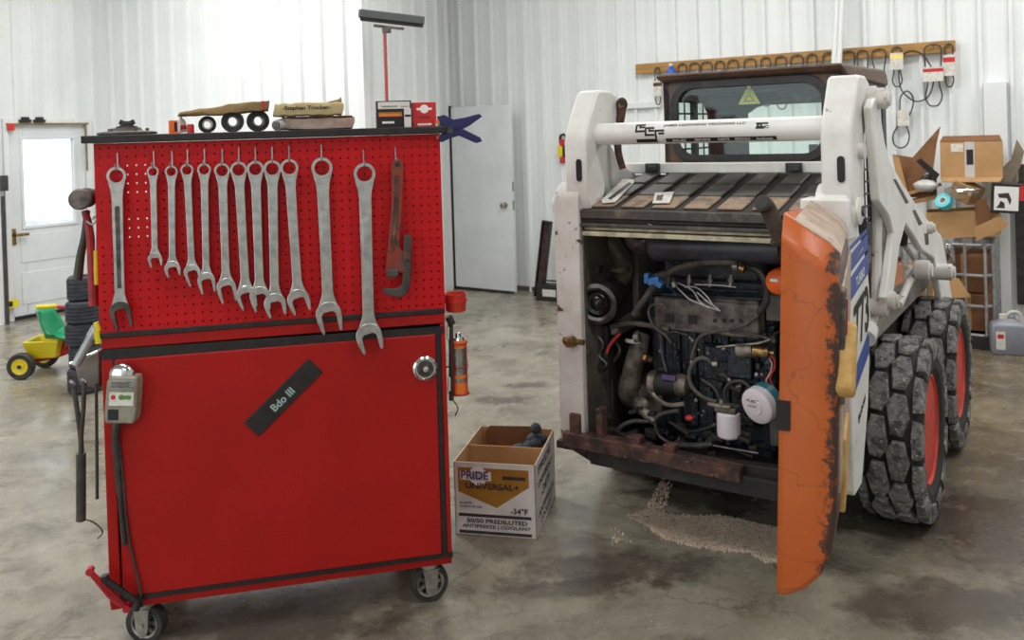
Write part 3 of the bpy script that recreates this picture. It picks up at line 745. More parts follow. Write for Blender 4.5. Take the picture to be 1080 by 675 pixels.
def bag(name, label, px0, px1, zlo, zhi, y0, y1, slope, matn, seed, sub='bag', text=None, taper=False):
    """flat-folded paper bag with softly uneven faces"""
    a = at(px0, 130, CART, 1, y0).x; b = at(px1, 130, CART, 1, y0).x
    root = thing(name, label, 'paper bag', CART @ T((a + b) / 2, y0, LZ + zlo) @ RY(-slope))
    rnd = random.Random(seed); m = MB(); W_ = b - a; n = 12; rows = []
    H_ = zhi - zlo
    for i in range(n + 1):
        u = i / n; x = -W_ / 2 + W_ * u
        pinch = (.35 + .65 * min(1, u * 1.6)) if taper else (.94 + .06 * math.sin(PI * u)); dz = rnd.uniform(-.0025, .0025)
        ring = []
        for k in range(12):
            an = 2 * PI * k / 12; sx = math.copysign(abs(math.cos(an)) ** .3, math.cos(an)); sz = math.copysign(abs(math.sin(an)) ** .3, math.sin(an))
            x_ = x + (W_ * .03 * (1 if sz > 0 else 0) if i in (0, n) else 0); ring.append((x_, (y1 - y0) / 2 + (y1 - y0) / 2 * sx + rnd.uniform(-.002, .002), H_ / 2 + H_ / 2 * sz * pinch + dz + rnd.uniform(-.001, .001)))
        rows.append(ring)
    vs = [v for r_ in rows for v in r_]; fs = []
    for i in range(n):
        for k in range(12): fs.append((i * 12 + k, i * 12 + (k + 1) % 12, (i + 1) * 12 + (k + 1) % 12, (i + 1) * 12 + k))
    fs.append(tuple(range(12))); fs.append(tuple(n * 12 + k for k in reversed(range(12))))
    m.add(vs, fs); m.build(sub, matn, root)
    if text:
        q = MB(); q.text(text, (-W_ * .36, -.003, H_ * .36), (1, 0, 0), (0, 0, 1), W_ * .70, H_ * .38, th=.001); q.build('lettering', 'inkblk', root)
    return root, W_, H_
r_, W_, H_ = bag('brown_paper_bag', 'long folded brown paper bag lying across the three black rings', 187, 282, .062, .098, .05, .17, 4.5, 'bagtan', 1, taper=True)
q = MB(); q.span((W_ / 2 - .014, -.001, H_ * .1), (W_ / 2 - .006, .0, H_ * .95)); q.build('red_edge', 'inkred', r_)
r_, W_, H_ = bag('paper_bundle', 'pinkish-tan bundle of folded paper under the lettered bag', 296, 372, .0, .046, .03, .20, 0, 'pink', 2)
q = MB(); q.span((-W_ / 2 + .004, .0, H_ * .98), (W_ / 2, .12, H_ * 1.05)); q.build('dark_sheet', 'carddk', r_)
r_, W_, H_ = bag('kraft_paper_bag', 'tan paper bag printed with dark lettering, on top of the pinkish bundle', 288, 361, .050, .098, .0, .15, 0, 'kraft', 3, text='-Stephan Trucker-')
q = MB(); q.prism([(W_ / 2 - .07, H_ - .004), (W_ / 2 - .01, H_ + .010), (W_ / 2 + .002, H_ + .018), (W_ / 2 + .004, H_ * .1), (W_ / 2 - .01, H_ * .1)], (0, .06, 0), (1, 0, 0), (0, 0, 1), -.005); q.build('raised_flap', 'bagtan', r_)
t = on_lid('glass_jar', 'small white-capped jar lying at the left end of the paper bundle', 'jar', 295, .025, 0)
m = MB(); m.lathe([(.002, -.02), (.019, -.02), (.02, .0), (.02, .02), (.013, .026), (.002, .026)], (0, .0, .021), (.5, .8, .1), 18); m.build('jar', 'bagclear', t)
m = MB(); m.lathe([(.015, -.026), (.015, -.020)], (0, .0, .021), (.5, .8, .1), 18); m.build('lid', 'steeldk', t)
# boxed items at the right end
x0, x1 = at(397, 120, CART, 1, .04).x, at(434, 120, CART, 1, .04).x; hh = .098
t = thing('part_box', 'black-edged box with a white header and an orange and black picture on the cart lid', 'box', CART @ T((x0 + x1) / 2, .04, LZ)); w2 = (x1 - x0) / 2
m = MB(); m.span((-w2, 0, 0), (w2, .05, hh)); m.build('carton', 'blackbox', t, bevel=.001)
m = MB(); m.span((-w2 + .006, -.001, hh * .70), (w2 - .006, .001, hh * .96)); m.mat(1).span((-w2 + .008, -.001, hh * .42), (w2 * .45, .001, hh * .52)); m.mat(2).span((-w2 + .008, -.001, hh * .52), (w2 * .45, .001, hh * .58)); m.mat(3).span((-w2 + .02, -.001, hh * .16), (0, .001, hh * .24))
m.mat(4).span((-w2 + .02, -.0015, hh * .76), (w2 * .2, .0, hh * .82)); m.span((w2 * .4, -.0015, hh * .76), (w2 * .85, .0, hh * .80))
m.build('printed_face', ['boxwhite', 'inkor', 'gold', 'inkwhite', 'beige'], t)
xx = at(430, 120, CART, 1, .02).x
t = thing('cream_packet', 'narrow cream packet leaning on the front of the orange-pictured box', 'packet', CART @ T(xx, .02, LZ))
m = MB(); m.span((-.012, 0, 0), (.012, .014, .068)); m.mat(1).span((-.011, -.001, .038), (.011, .001, .046)); m.build('packet', ['boxwhite', 'inkblk'], t, bevel=.001)
x0, x1 = at(435, 120, CART, 1, .05).x, at(460, 120, CART, 1, .05).x; w2 = (x1 - x0) / 2
t = thing('red_part_box', 'small red box with a white oval emblem at the right end of the cart lid', 'box', CART @ T((x0 + x1) / 2, .05, LZ))
m = MB(); m.span((-w2, 0, 0), (w2, .05, .09)); m.build('carton', 'inkred', t, bevel=.001)
m = MB(); m.lathe([(.016, 0), (.016, .0008)], (0, -.0002, .066), (0, -1, 0), 20); m.span((-.028, -.0009, .062), (.028, 0, .070)); m.mat(1).span((-.02, -.0009, .034), (.02, 0, .038)); m.mat(0).span((-.026, -.0009, .006), (.026, 0, .013))
m.build('emblem', ['inkwhite', 'ink'], t)
t = on_lid('cream_plug', 'small cream plug between the red box and the blue clamp', 'plug', 462, .03, 0)
m = MB(); m.lathe([(.001, 0), (.008, 0), (.009, .02), (.005, .03), (.005, .04), (.001, .042)], n=14); m.build('plug', 'paper', t)
# spring clamp on the lid's end
t = thing('spring_clamp', 'dark blue spring clamp biting the right end of the black lid', 'clamp', CART @ T(.602, .0, 1.727))
def ck(px, py): q = at(px, py, CART, 1, 0); return (q.x - .602, q.z - 1.727)
for nm, o in (('upper_handle', ((461, 123), (468, 121), (478, 126), (490, 124), (505, 120), (508, 123), (494, 133), (484, 138), (474, 138), (464, 132))),
              ('lower_handle', ((461, 148), (466, 150), (474, 146), (484, 143), (502, 151), (508, 149), (506, 145), (490, 137), (480, 133), (472, 137), (463, 143)))):
    m = MB(); m.prism(list(reversed([ck(*q) for q in o])), (0, -.014, 0), (1, 0, 0), (0, 0, 1), -.028); m.build(nm, 'clampblue', t, bevel=.003)
a_ = ck(474, 137); m = MB(); m.cyl((a_[0], -.018, a_[1]), (a_[0], .018, a_[1]), .012, n=18); m.build('spring', 'steeldk', t)
m = MB(); a_, b_ = ck(462, 128), ck(462, 145); m.cyl((a_[0], -.012, a_[1]), (a_[0], .012, a_[1]), .008, n=10); m.cyl((b_[0], -.012, b_[1]), (b_[0], .012, b_[1]), .008, n=10); m.build('jaw_pad', 'orangecap', t)

# ------------------------------------------------------------------ left side of the cart
def ctube(mb, pts, r, y, **k): mb.tube([at(a, b, CART, 1, y) - org for a, b in pts], r, **k)
def side_thing(name, label, cat, px, py, y, group=None):
    global org
    org = at(px, py, CART, 1, y)
    return thing(name, label, cat, CART @ T(org), group)
t = side_thing('hammer', 'round-headed hammer with a red handle hanging at the cart\'s upper left side', 'hammer', 92, 225, .04)
m = MB(); hcx = at(87, 210, CART, 1, .0) - org; m.lathe([(.03, -.02), (.035, -.016), (.036, -.004), (.030, .002), (.026, .012), (.026, .07), (.034, .076), (.034, .09)], hcx + Vector((-.006, 0, 0)), (0, 1, 0), 24); m.build('head', 'brownmetal', t, bevel=.002)
m = MB(); ctube(m, ((89, 222), (94, 240), (97, 275), (99, 322)), lambda u: .011 + .006 * u, .04, n=10, smooth=3); m.build('handle', 'hhandle', t)
t = side_thing('mallet', 'dark-handled mallet hanging behind the red-handled hammer', 'hammer', 88, 225, .12)
m = MB(); hc = at(96, 208, CART, 1, .14) - org; m.cyl(hc + Vector((0, -.05, 0)), hc + Vector((0, .06, 0)), .026); m.build('head', 'dark', t)
m = MB(); ctube(m, ((92, 222), (89, 250), (85, 270), (82, 295)), lambda u: .010 + .006 * u, .12, n=10, smooth=3); m.build('handle', 'olive', t)
t = side_thing('screwdriver', 'yellow-handled screwdriver tucked beside the red hammer handle', 'screwdriver', 100, 260, .02)
m = MB(); ctube(m, ((101.5, 264), (101.5, 300)), .010, .035, n=10); m.build('handle', 'yellow', t)
m = MB(); ctube(m, ((101.5, 235), (101.5, 265)), .004, .035, n=8); m.build('blade', 'steel', t)
m = MB(); m.tube([at(98, 231, CART, 1, .02), at(101, 228, CART, 1, 0.01), at(101, 233, CART, 1, .0), at(97, 237, CART, 1, .0), at(91, 233, CART, 1, 0)], .003, smooth=3); m.build('tool_loop', 'galv', cart)
t = side_thing('air_chisel', 'short silver-grey cylindrical tool slanting out of the cart\'s left side', 'air tool', 97, 356, .02)
m = MB(); ctube(m, ((99, 352), (86, 374), (80, 385)), lambda u: .017 - .003 * u, .02, n=14); ctube(m, ((103, 346), (97, 356)), .021, .02, n=14); m.build('barrel', 'galv', t)
m = MB(); ctube(m, ((102, 349), (104, 362)), .011, .0, n=8); ctube(m, ((101, 340), (104, 349)), .009, .0, n=8); m.build('trigger', 'yellow', t)
t = side_thing('sheet_metal_scoop', 'grey sheet-metal scoop with a bright top edge hung at the cart\'s left side', 'scoop', 90, 390, .07)
m = MB(); pl = [at(x, y, CART, 1, .05) - org for x, y in ((76, 383), (103, 372), (103, 412), (82, 408))]
m.prism([(p.x, p.z) for p in reversed(pl)], (0, .0, 0), (1, 0, 0), (0, 0, 1), -.07); m.build('pan', 'greyt', t, bevel=.004)
m = MB(); m.tube([at(74, 384, CART, 1, .03) - org, at(103, 371, CART, 1, .03) - org], .005); m.build('rim', 'chrome', t)
t = side_thing('pulling_tool', 'black rubber-coated puller with two arms and a wire hook hanging at the cart\'s left side', 'pulling tool', 84, 405, .02)
m = MB(); ctube(m, ((77, 404), (81, 430), (85, 460), (86, 482)), .0085, .03, n=8, smooth=3); ctube(m, ((89, 401), (88, 430), (86, 455), (85, 482)), .0075, .02, n=8, smooth=3)
ctube(m, ((85.5, 478), (85.5, 500), (85.5, 549)), .0155, .025, n=14); m.build('arms', 'hose', t)
m = MB(); ctube(m, ((86, 547), (97, 550), (105, 556), (108, 562), (103, 568)), .0028, .025, n=6, smooth=4); m.build('wire_hook', 'steeldk', t)
m = MB(); ctube(m, ((74, 401), (79, 406)), .007, .03, n=8); ctube(m, ((86, 399), (91, 403)), .007, .02, n=8); m.build('ferrule', 'steel', t)
t = side_thing('steel_rod', 'thin straight black rod hanging beside the cart\'s left edge', 'rod', 101.5, 408, .03)
m = MB(); ctube(m, ((101.5, 405), (102, 460), (102.5, 526)), .0055, .03, n=8); m.build('rod', 'hose', t)

# ------------------------------------------------------------------ right side of the cart
t = side_thing('spray_can', 'orange spray can with a silver top in a wire holder on the cart\'s right side', 'spray can', 485, 414, .08)
m = MB(); r0 = .031; top = (at(485, 358, CART, 1, .08) - org).z
m.lathe([(.002, 0), (r0, 0), (r0 + .001, .003), (r0, .006), (r0, top - .008), (r0 * .86, top), (.002, top)], n=28); m.mat(1).lathe([(r0 + .0006, top * .22), (r0 + .0006, top * .30)], n=28); m.lathe([(r0 + .0006, top * .36), (r0 + .0006, top * .86)], n=28)
m.build('can', ['orange', 'zinc'], t)
m = MB(); m.lathe([(r0 * .84, top - .001), (r0 * .7, top + .010), (.012, top + .012), (.010, top + .026), (.004, top + .028)], n=24); m.build('cap', 'chrome', t)
m = MB()
for zz in (.0, .10, top - .01):
    m.tube([Vector((r0 * 1.12 * math.cos(a_), r0 * 1.12 * math.sin(a_), zz)) for a_ in [2 * PI * k / 20 for k in range(20)]], .0022, 6, closed=True)
for k in range(4):
    a_ = PI / 4 + k * PI / 2; m.tube([(r0 * 1.12 * math.cos(a_), r0 * 1.12 * math.sin(a_), 0), (r0 * 1.12 * math.cos(a_), r0 * 1.12 * math.sin(a_), top - .01)], .0018, 6)
m.tube([(-r0 * 1.1, 0, .1), (-.072, 0, .1)], .003); m.lathe([(.001, -.004), (r0 * 1.2, -.004), (r0 * 1.2, .0)], n=24)
hx_ = m.build('can_holder', 'toyred', cart); hx_.matrix_local = T(org)
t = side_thing('hand_tool', 'narrow black tool with white label between the cart edge and the spray can', 'hand tool', 475, 420, .06)
m = MB(); ctube(m, ((475, 338), (476, 370), (476, 422)), .0095, .06, n=10); ctube(m, ((473, 334), (477, 342)), .014, .06, n=10); m.mat(1); ctube(m, ((472.5, 345), (472.5, 358)), .005, .03, n=8); ctube(m, ((473.5, 398), (473.5, 412)), .006, .03, n=8)
m.mat(0); ctube(m, ((476, 420), (483, 430), (480, 438)), .0025, .06, n=6, smooth=3)
m.build('tool', ['hose', 'boxwhite'], t)
t = side_thing('plastic_cup', 'orange-red plastic bin clipped to the cart\'s right side just below the pegboard', 'plastic bin', 481, 328, .08)
m = MB(); zz = (at(481, 309, CART, 1, .08) - org).z; m.lathe([(.002, 0), (.034, 0), (.038, .006), (.040, zz - .006), (.043, zz), (.038, zz), (.034, .012), (.002, .010)], n=28); m.build('bin', 'clearred', t)
m = MB(); m.lathe([(.0435, zz * .55), (.0435, zz * .68)], n=28); m.span((-.07, -.008, zz * .5), (-.03, .008, zz * .9)); m.build('clip', 'inkred', t)

# ------------------------------------------------------------------ antifreeze box on the floor
a = at(480.6, 563.8, WORLD, 2, 0); b = at(566.5, 570, WORLD, 2, 0)
BX = frame(a.x, a.y, 0, math.degrees(math.atan2(b.y - a.y, b.x - a.x))); BW = math.hypot(b.x - a.x, b.y - a.y)
BH = at(520, 489, BX, 1, 0).z; BD = .46
t = thing('antifreeze_box', 'open white and gold printed cardboard antifreeze box standing on the floor right of the cart', 'cardboard box', BX)
m = MB(); th = .005
m.mat(0).span((0, 0, 0), (BW, th * .5, BH)).span((BW - th * .5, 0, 0), (BW, BD, BH)).span((0, 0, 0), (th * .5, BD, BH)).span((0, BD - th * .5, 0), (BW, BD, BH))
m.mat(1).span((0, th * .5, .0), (BW, th, BH + .0008)).span((BW - th, 0, 0), (BW - th * .5, BD, BH + .0008)).span((th * .5, 0, 0), (th, BD, BH + .0008)).span((0, BD - th, 0), (BW, BD - th * .5, BH + .0008)).span((0, 0, 0), (BW, BD, .006))
m.build('carton', ['boxwhite', 'card'], t)
m = MB(); m.span((th, .22, 0), (BW - th, .225, BH - .005)); m.mat(0).add([(0.004, .225, BH - .06), (.06, .225, BH - .005), (.22, .23, BH - .002), (.22, .235, BH - .002)], [(0, 1, 2, 3)]); m.build('divider', 'card', t)
m = MB(); m.prism([(0, 0), (.27, 0), (.27, .07), (.22, .09), (.02, .085), (0, .06)], (.03, BD - .014, BH - .075), (1, 0, 0), (0, 0, 1), .006); m.build('flap', 'carddk', t)
m = MB(); m.prism([(.018, BH * .93), (BW - .028, BH * .93), (BW - .028, BH * .70), (BW * .52, BH * .40), (.018, BH * .60)], (0, -.0004, 0), (1, 0, 0), (0, 0, 1), -.0004)
m.build('gold_panel', 'gold', t)
def bt(mb, s_, fx, fz, fw, fh): mb.text(s_, (BW * fx, 0, BH * fz), (1, 0, 0), (0, 0, 1), BW * fw, BH * fh, th=.0022)
m = MB(); m.m = 0; m.lathe([(.04, .0), (.04, .0006)], (BW * .30, -.0008, BH * .82), (0, -1, 0), 24); m.span((BW * .08, -.0014, BH * .76), (BW * .46, 0, BH * .88))
m.mat(1); bt(m, 'PRIDE', .09, .775, .34, .11)
m.mat(2); bt(m, 'UNIVERSAL+', .14, .645, .66, .085); bt(m, '-34°F', .69, .33, .21, .085); bt(m, '50/50 PREDILUTED', .15, .185, .74, .06); bt(m, 'ANTIFREEZE | COOLANT', .09, .105, .84, .06); m.span((BW * .6, -.0014, BH * .79), (BW * .88, 0, BH * .835))
m.mat(3).span((BW * .05, -.0012, BH * .265), (BW * .94, 0, BH * .305)).span((BW * .05, -.0012, BH * .035), (BW * .94, 0, BH * .075))
m.mat(1); bt(m, 'ALL MAKES', .06, .44, .16, .025); bt(m, 'ALL MODELS ALL YEARS', .06, .39, .28, .025)
m.build('front_print', ['inkwhite', 'inkpur', 'ink', 'ink'], t)
ax_, ay_ = (0, 1, 0), (0, 0, 1)
for tx_, y_, z_, w_, h_ in (('PRIDE', .06, .80, .30, .035), ('UNIVERSAL+', .05, .62, .34, .028), ('-34°F', .12, .42, .2, .045), ('ANTIFREEZE', .05, .22, .36, .03), ('COOLANT', .09, .09, .28, .028)):
    m = MB(); m.text(tx_, (BW, y_, BH * z_), ax_, ay_, w_, h_, th=.001); m.build('side_print', 'ink', t)
t = thing('shop_rag', 'dark blue-grey crumpled rag sitting in the back of the antifreeze box', 'rag', BX @ T(BW * .76, BD - .10, BH - .085))
m = MB(); rnd = random.Random(5)
for k in range(7): m.sphere((rnd.uniform(-.06, .05), rnd.uniform(-.04, .04), rnd.uniform(.0, .075)), rnd.uniform(.025, .042), (1, 1, .8), 9, 6)
m.sphere((.02, 0, .12), .026, (1, 1, 1), 8, 6); m.build('cloth', mat('dark_blue_cloth', srgb(52, 60, 70), .8, bump=.4), t)

# ------------------------------------------------------------------ toy tricycle and small tires on the floor at the left
a = at(23, 400, WORLD, 2, 0)
TR = frame(a.x, a.y, 0, 4)
t = thing('toy_tricycle', 'child\'s tricycle with green seat, yellow bin and red frame on the floor by the door', 'tricycle', TR)
def twheel(x, y, r, nm='wheel'):
    m = MB(); m.lathe([(r * .55, -.028), (r * .9, -.03), (r, -.018), (r, .018), (r * .9, .03), (r * .55, .028)], (x, y, r), (0, 1, 0), 28, close=True); o = m.build(nm, 'rubber', t)
    h = MB(); h.lathe([(.002, -.03), (r * .2, -.034), (r * .25, -.02), (r * .5, -.026), (r * .6, -.03), (r * .6, .03), (.002, .03)], (x, y, r), (0, 1, 0), 24)
    h.mat(1).lathe([(.002, -.037), (r * .16, -.037), (r * .16, -.03)], (x, y, r), (0, 1, 0), 12); h.build('hub', ['yellow', 'black'], o)
twheel(0, 0, .098); twheel(.02, .34, .098); twheel(.60, .17, .12)
m = MB(); m.cyl((0, .02, .098), (0.02, .33, .098), .012); m.tube([(.01, .17, .10), (.18, .17, .13), (.36, .17, .20), (.50, .17, .36), (.54, .17, .44)], .022, 10, smooth=3)
m.tube([(.60, .12, .12), (.57, .12, .30), (.54, .17, .40), (.53, .17, .48)], .013, 8); m.tube([(.60, .22, .12), (.57, .22, .30), (.54, .17, .40)], .013, 8)
m.tube([(.22, .17, .16), (.30, .17, .27)], .028, 8); m.tube([(.14, .06, .52), (.34, .1, .50), (.53, .17, .48), (.60, .30, .49)], .012, 8, smooth=3)
m.build('frame', 'toyred', t)
m = MB(); m.cyl((.10, .05, .52), (.24, .07, .52), .016); m.cyl((.6, .30, .49), (.65, .36, .49), .016); m.sphere((.44, .10, .42), .03, (1, 1, 1.6)); m.build('grip', 'yellow', t)
# bin: open tapered tray
m = MB(); o_ = [(.01, .0), (.27, .0), (.27, .30), (.01, .30)]
def tray(mb, x0, x1, y0, y1, z0, z1, f, th):
    ix = (x1 - x0) * f; iy = (y1 - y0) * f
    lo = [(x0 + ix, y0 + iy, z0), (x1 - ix, y0 + iy, z0), (x1 - ix, y1 - iy, z0), (x0 + ix, y1 - iy, z0)]
    hi = [(x0, y0, z1), (x1, y0, z1), (x1, y1, z1), (x0, y1, z1)]
    hii = [(x0 + th, y0 + th, z1), (x1 - th, y0 + th, z1), (x1 - th, y1 - th, z1), (x0 + th, y1 - th, z1)]
    loi = [(x0 + ix + th, y0 + iy + th, z0 + th), (x1 - ix - th, y0 + iy + th, z0 + th), (x1 - ix - th, y1 - iy - th, z0 + th), (x0 + ix + th, y1 - iy - th, z0 + th)]
    fs = [(3, 2, 1, 0), (12, 13, 14, 15)]
    for k in range(4):
        k2 = (k + 1) % 4; fs += [(k, k2, 4 + k2, 4 + k), (4 + k, 4 + k2, 8 + k2, 8 + k), (8 + k, 8 + k2, 12 + k2, 12 + k)]
    mb.add(lo + hi + hii + loi, fs)
tray(m, -.01, .25, .03, .31, .13, .265, .14, .02); m.build('bin', 'yellow', t, bevel=.008)
# bucket seat
m = MB(); rows = []
for i in range(9):
    u = i / 8
    for k in range(11):
        v = k / 10 * 2 - 1
        if u < .5:
            x = .33 - .20 * (u / .5); z = .255 + .02 * (u / .5) + .06 * v * v * (.4 + u)
        else:
            w_ = (u - .5) / .5; x = .13 - .07 * w_; z = .275 + .21 * w_ + .05 * v * v * (1 - w_)
        hw_ = .14 * (1 - .15 * abs(u - .5)) * (1 if u < .85 else .82)
        x += .06 * v * v * (0 if u < .35 else 1)
        rows.append((x, .17 + v * hw_, z))
fs = [(i * 11 + k, i * 11 + k + 1, (i + 1) * 11 + k + 1, (i + 1) * 11 + k) for i in range(8) for k in range(10)]
m.add(rows, fs); so = m.build('seat', 'green', t); sm = so.modifiers.new('s', 'SOLIDIFY'); sm.thickness = .016
a = at(91, 412, WORLD, 2, 0)
sizes = [(.118, .17, 0, 0), (.108, .155, .004, .0), (.118, .16, -.006, 0), (.120, .15, .004, 0), (.098, .17, -.01, .01)]
z = 0; lbs = ['bottom tire of the small grey stack behind the cart', 'second from bottom in the stack of small grey tires', 'middle tire of the stack of small grey tires', 'second from top in the stack of small grey tires', 'narrower top tire of the small grey stack, by the hammer handles']
for (r, h, ox, oy), lb in zip(sizes, lbs):
    t = thing('spare_tire', lb, 'tire', T(a.x + ox, a.y + oy, z), 'small tires stacked behind the cart')
    m = MB(); pf = [(r * .45, .004), (r * .8, 0), (r * .95, h * .07)]
    nr = 5
    for k in range(nr):
        b0 = h * (.10 + .8 * k / nr); b1 = h * (.10 + .8 * (k + .72) / nr)
        pf += [(r, b0), (r, b1), (r * .95, b1 + .001), (r * .95, h * (.10 + .8 * (k + 1) / nr) - .001)]
    pf += [(r * .93, h * .94), (r * .8, h), (r * .45, h - .004)]
    m.lathe(pf, n=32, close=True); m.build('tread', 'greytire', t)
    z += h
# yellow sensor box near the door foot
q = at(14, 321, WALLA, 1, -.12); t = thing('door_sensor', 'small yellow and black sensor box low on the left door post', 'sensor', WALLA @ T(q.x, -.09, q.z))
m = MB(); m.span((-.05, -.02, -.035), (.06, .03, .04)); m.mat(1).span((-.05, -.024, -.02), (-.0, -.018, .03)); m.build('box', ['yellow', 'black'], t, bevel=.004)
for px, lb in ((27, 'left one of two dark brackets above the glazed door'), (42, 'right one of two dark brackets above the glazed door')):
    q = at(px, 127, WALLA, 1, -.06); t = thing('door_bracket', lb, 'bracket', WALLA @ T(q.x, -.022, q.z - .02), 'dark brackets above the door')
    m = MB(); m.span((-.055, -.05, 0), (.055, 0, .03)); m.span((-.035, -.05, .03), (.035, -.01, .055)); m.build('bracket', 'black', t, bevel=.004)
q = at(12, 134, WALLA, 1, -.06); t = thing('red_tag', 'small red square sticker at the top left corner of the glazed door', 'sticker', WALLA @ T(q.x, -.046, q.z)); m = MB(); m.span((-.035, -.006, -.035), (.035, 0, .035)); m.build('sticker', 'inkred', t)

# ------------------------------------------------------------------ push broom upside down by the wall corner
ha = at(378.5, 14, WORLD, 1, 7.25); hb = at(447, 22, WORLD, 1, 7.5)
c0 = (ha + hb) / 2; dv = (hb - ha); BL = dv.length
yaw = math.degrees(math.atan2(dv.y, dv.x)); pit = -math.degrees(math.asin(dv.z / BL))
t = thing('floor_squeegee', 'upside-down floor squeegee with dark head and red pole standing against the wall corner', 'squeegee', frame(c0.x, c0.y, 0, yaw))
m = MB(); rt = Matrix.Rotation(R(pit), 3, 'Y'); m.box((0, 0, c0.z), (BL, .05, .07), rt); m.mat(1).box((0, 0, c0.z - .045), (BL * .97, .02, .03), rt); m.build('head', ['squee', 'black'], t, bevel=.008)
m = MB(); m.box((-.03, 0, c0.z - .085), (.26, .03, .022), rt); m.box((-.05, -.0, c0.z - .11), (.07, .03, .05)); m.build('bracket', 'steeldk', t, bevel=.004)
pt = at(405, 32, WORLD, 1, 7.36); ptl = frame(c0.x, c0.y, 0, yaw).inverted() @ pt
m = MB(); m.cyl((ptl.x, 0, 0), (ptl.x, 0, c0.z - .10), .014); m.build('pole', 'redpole', t)

# ------------------------------------------------------------------ things along the right wall
def wall_at(px, py, y=-.03): return at(px, py, WALLE, 1, y)
# colourful tool hung left of the machine
q = wall_at(594, 157, -.04); t = thing('hanging_tool', 'red, yellow and black hand tool hung on the wall just left of the white loader', 'hand tool', WALLE @ T(q.x, -.05, q.z))
m = MB(); m.tube([(-.03, 0, .06), (-.025, 0, .13), (.02, 0, .15), (.045, 0, .11), (.035, 0, .05)], .014, 8, smooth=3); m.mat(1).span((-.03, -.015, .02), (.03, .015, .10)); m.mat(2).span((-.055, -.02, -.08), (.005, .02, .03)); m.mat(0).span((.005, -.02, -.09), (.04, .02, .04)); m.mat(1).span((-.03, -.02, -.15), (.02, .02, -.09))
m.build('body', ['black', 'inkred', 'yellow'], t, bevel=.008)
# leaning channel and black box with label
b0 = at(569, 313, WORLD, 2, 0); t = thing('steel_channel', 'dark brown steel channel leaning against the wall by the open door', 'steel channel', frame(b0.x, b0.y, 0, -34) @ RX(-3) @ RY(7.5))
m = MB(); L_ = .80; m.span((-.055, .0, 0), (.055, .012, L_)); m.mat(1).span((-.055, -.035, 0), (-.040, .0, L_)).span((.040, -.035, 0), (.055, 0, L_)).span((-.055, -.035, L_ - .02), (.055, 0, L_)); m.build('channel', ['rust', 'black'], t, bevel=.003)
b0 = at(565, 315, WORLD, 2, 0); t = thing('storage_case', 'low black case with a pale label at the foot of the leaning channel', 'case', frame(b0.x, b0.y - .1, 0, -30))
m = MB(); m.span((.0, 0, 0), (.30, .12, .17)); m.build('case', 'black', t, bevel=.012); m = MB(); m.span((.08, -.004, .05), (.23, .001, .12)); m.build('label_plate', 'paper', t)
m = MB(); m.tube([(.06, .06, .17), (.07, .06, .20), (.23, .06, .20), (.24, .06, .17)], .009); m.build('handle', 'black', t)
# conduit
q0, q1 = wall_at(655, 112), wall_at(697, 109); m = MB(); m.span((q0.x, -.05, q0.z - .03), (q1.x, -.001, q0.z + .03)); struct(m.build('trim_10', 'trimw', xf=WALLE, bevel=.004))
# belt board
q0, q1 = wall_at(672, 73), wall_at(1008, 53); zb_ = 2.31
xl, xr = q0.x, q1.x
bd = thing('belt_rack', 'long varnished wooden board with nails fixed high on the right wall', 'belt rack', WALLE @ T(xl, -.037, zb_))
m = MB(); m.span((0, -.028, -.048), (xr - xl, 0, .048)); m.build('board', 'wood', bd, bevel=.003)
def belt(px, wpx, zl, lab_, nail=True, sleeve=None, y=-.082, ztop=.02, matn='hose', r=.006):
    bx = wall_at(px, 68, y).x; w_ = wpx
    t = thing('drive_belt', lab_, 'belt', WALLE @ T(bx, y, zb_ + ztop), 'drive belts hanging from the wall board')
    m = MB(); P_ = [(0, 0, 0), (-w_ * .38, 0, -.012), (-w_ * .5, 0, -.05), (-w_ * .46, 0, -zl * .35), (-w_ * .34, 0, -zl * .62), (-w_ * .5, 0, -zl * .84), (-w_ * .28, 0, -zl * .98), (0, 0, -zl)]
    P_ += [(-p[0], p[1], p[2]) for p in reversed(P_[1:-1])]
    m.tube(P_, r, 7, closed=True, smooth=3); m.build('belt', matn, t)
    if sleeve:
        a_, b_, c1, c2 = sleeve
        m = MB(); m.span((-w_ * .5 - .012, -.014, -b_), (w_ * .5 + .012, .014, -a_)); m.mat(1).span((-w_ * .5 - .0125, -.0145, -a_ - (b_ - a_) * .35), (w_ * .5 + .0125, .0145, -a_ - (b_ - a_) * .12)); m.build('sleeve', [c1, c2], t)
    if nail:
        m = MB(); m.cyl((bx - xl, -.028, ztop - .012), (bx - xl, -.06, ztop - .008), .004, n=6); m.build('nail', 'steeldk', bd)
    return t
belt(693, .055, .36, 'narrow belt in a brown and white sleeve at the left end of the wall board', sleeve=(.13, .28, 'paper', 'rust'), ztop=0)
q = wall_at(711, 74, -.05); t = thing('blue_cap', 'bright blue plastic cap hung on the board between two belts', 'plastic cap', WALLE @ T(q.x, -.12, q.z)); m = MB(); m.lathe([(.001, -.03), (.05, -.03), (.045, 0), (.02, .01), (.018, .035), (.001, .04)], n=16); m.mat(1).lathe([(.02, .036), (.022, .06), (.001, .062)], n=12); m.build('cap', [mat('bright_blue', srgb(40, 90, 190), .4), 'boxwhite'], t)
ords = ['second', 'third', 'fourth', 'fifth', 'sixth', 'seventh', 'eighth', 'ninth', 'tenth', 'eleventh', 'twelfth', 'thirteenth', 'fourteenth']
for k, px in enumerate((719.4, 732.3, 745, 759, 773, 791, 807.5, 823.5, 840.4, 856.4, 874, 894.4, 909.8)):
    belt(px, .085 + .012 * (k % 3), .36 + .03 * (k % 4) + .01 * k / 3, 'looped black belt, %s from the left along the wall board' % ords[k])
belt(927.2, .11, .30, 'black belt loop just right of the loader cab on the wall board')
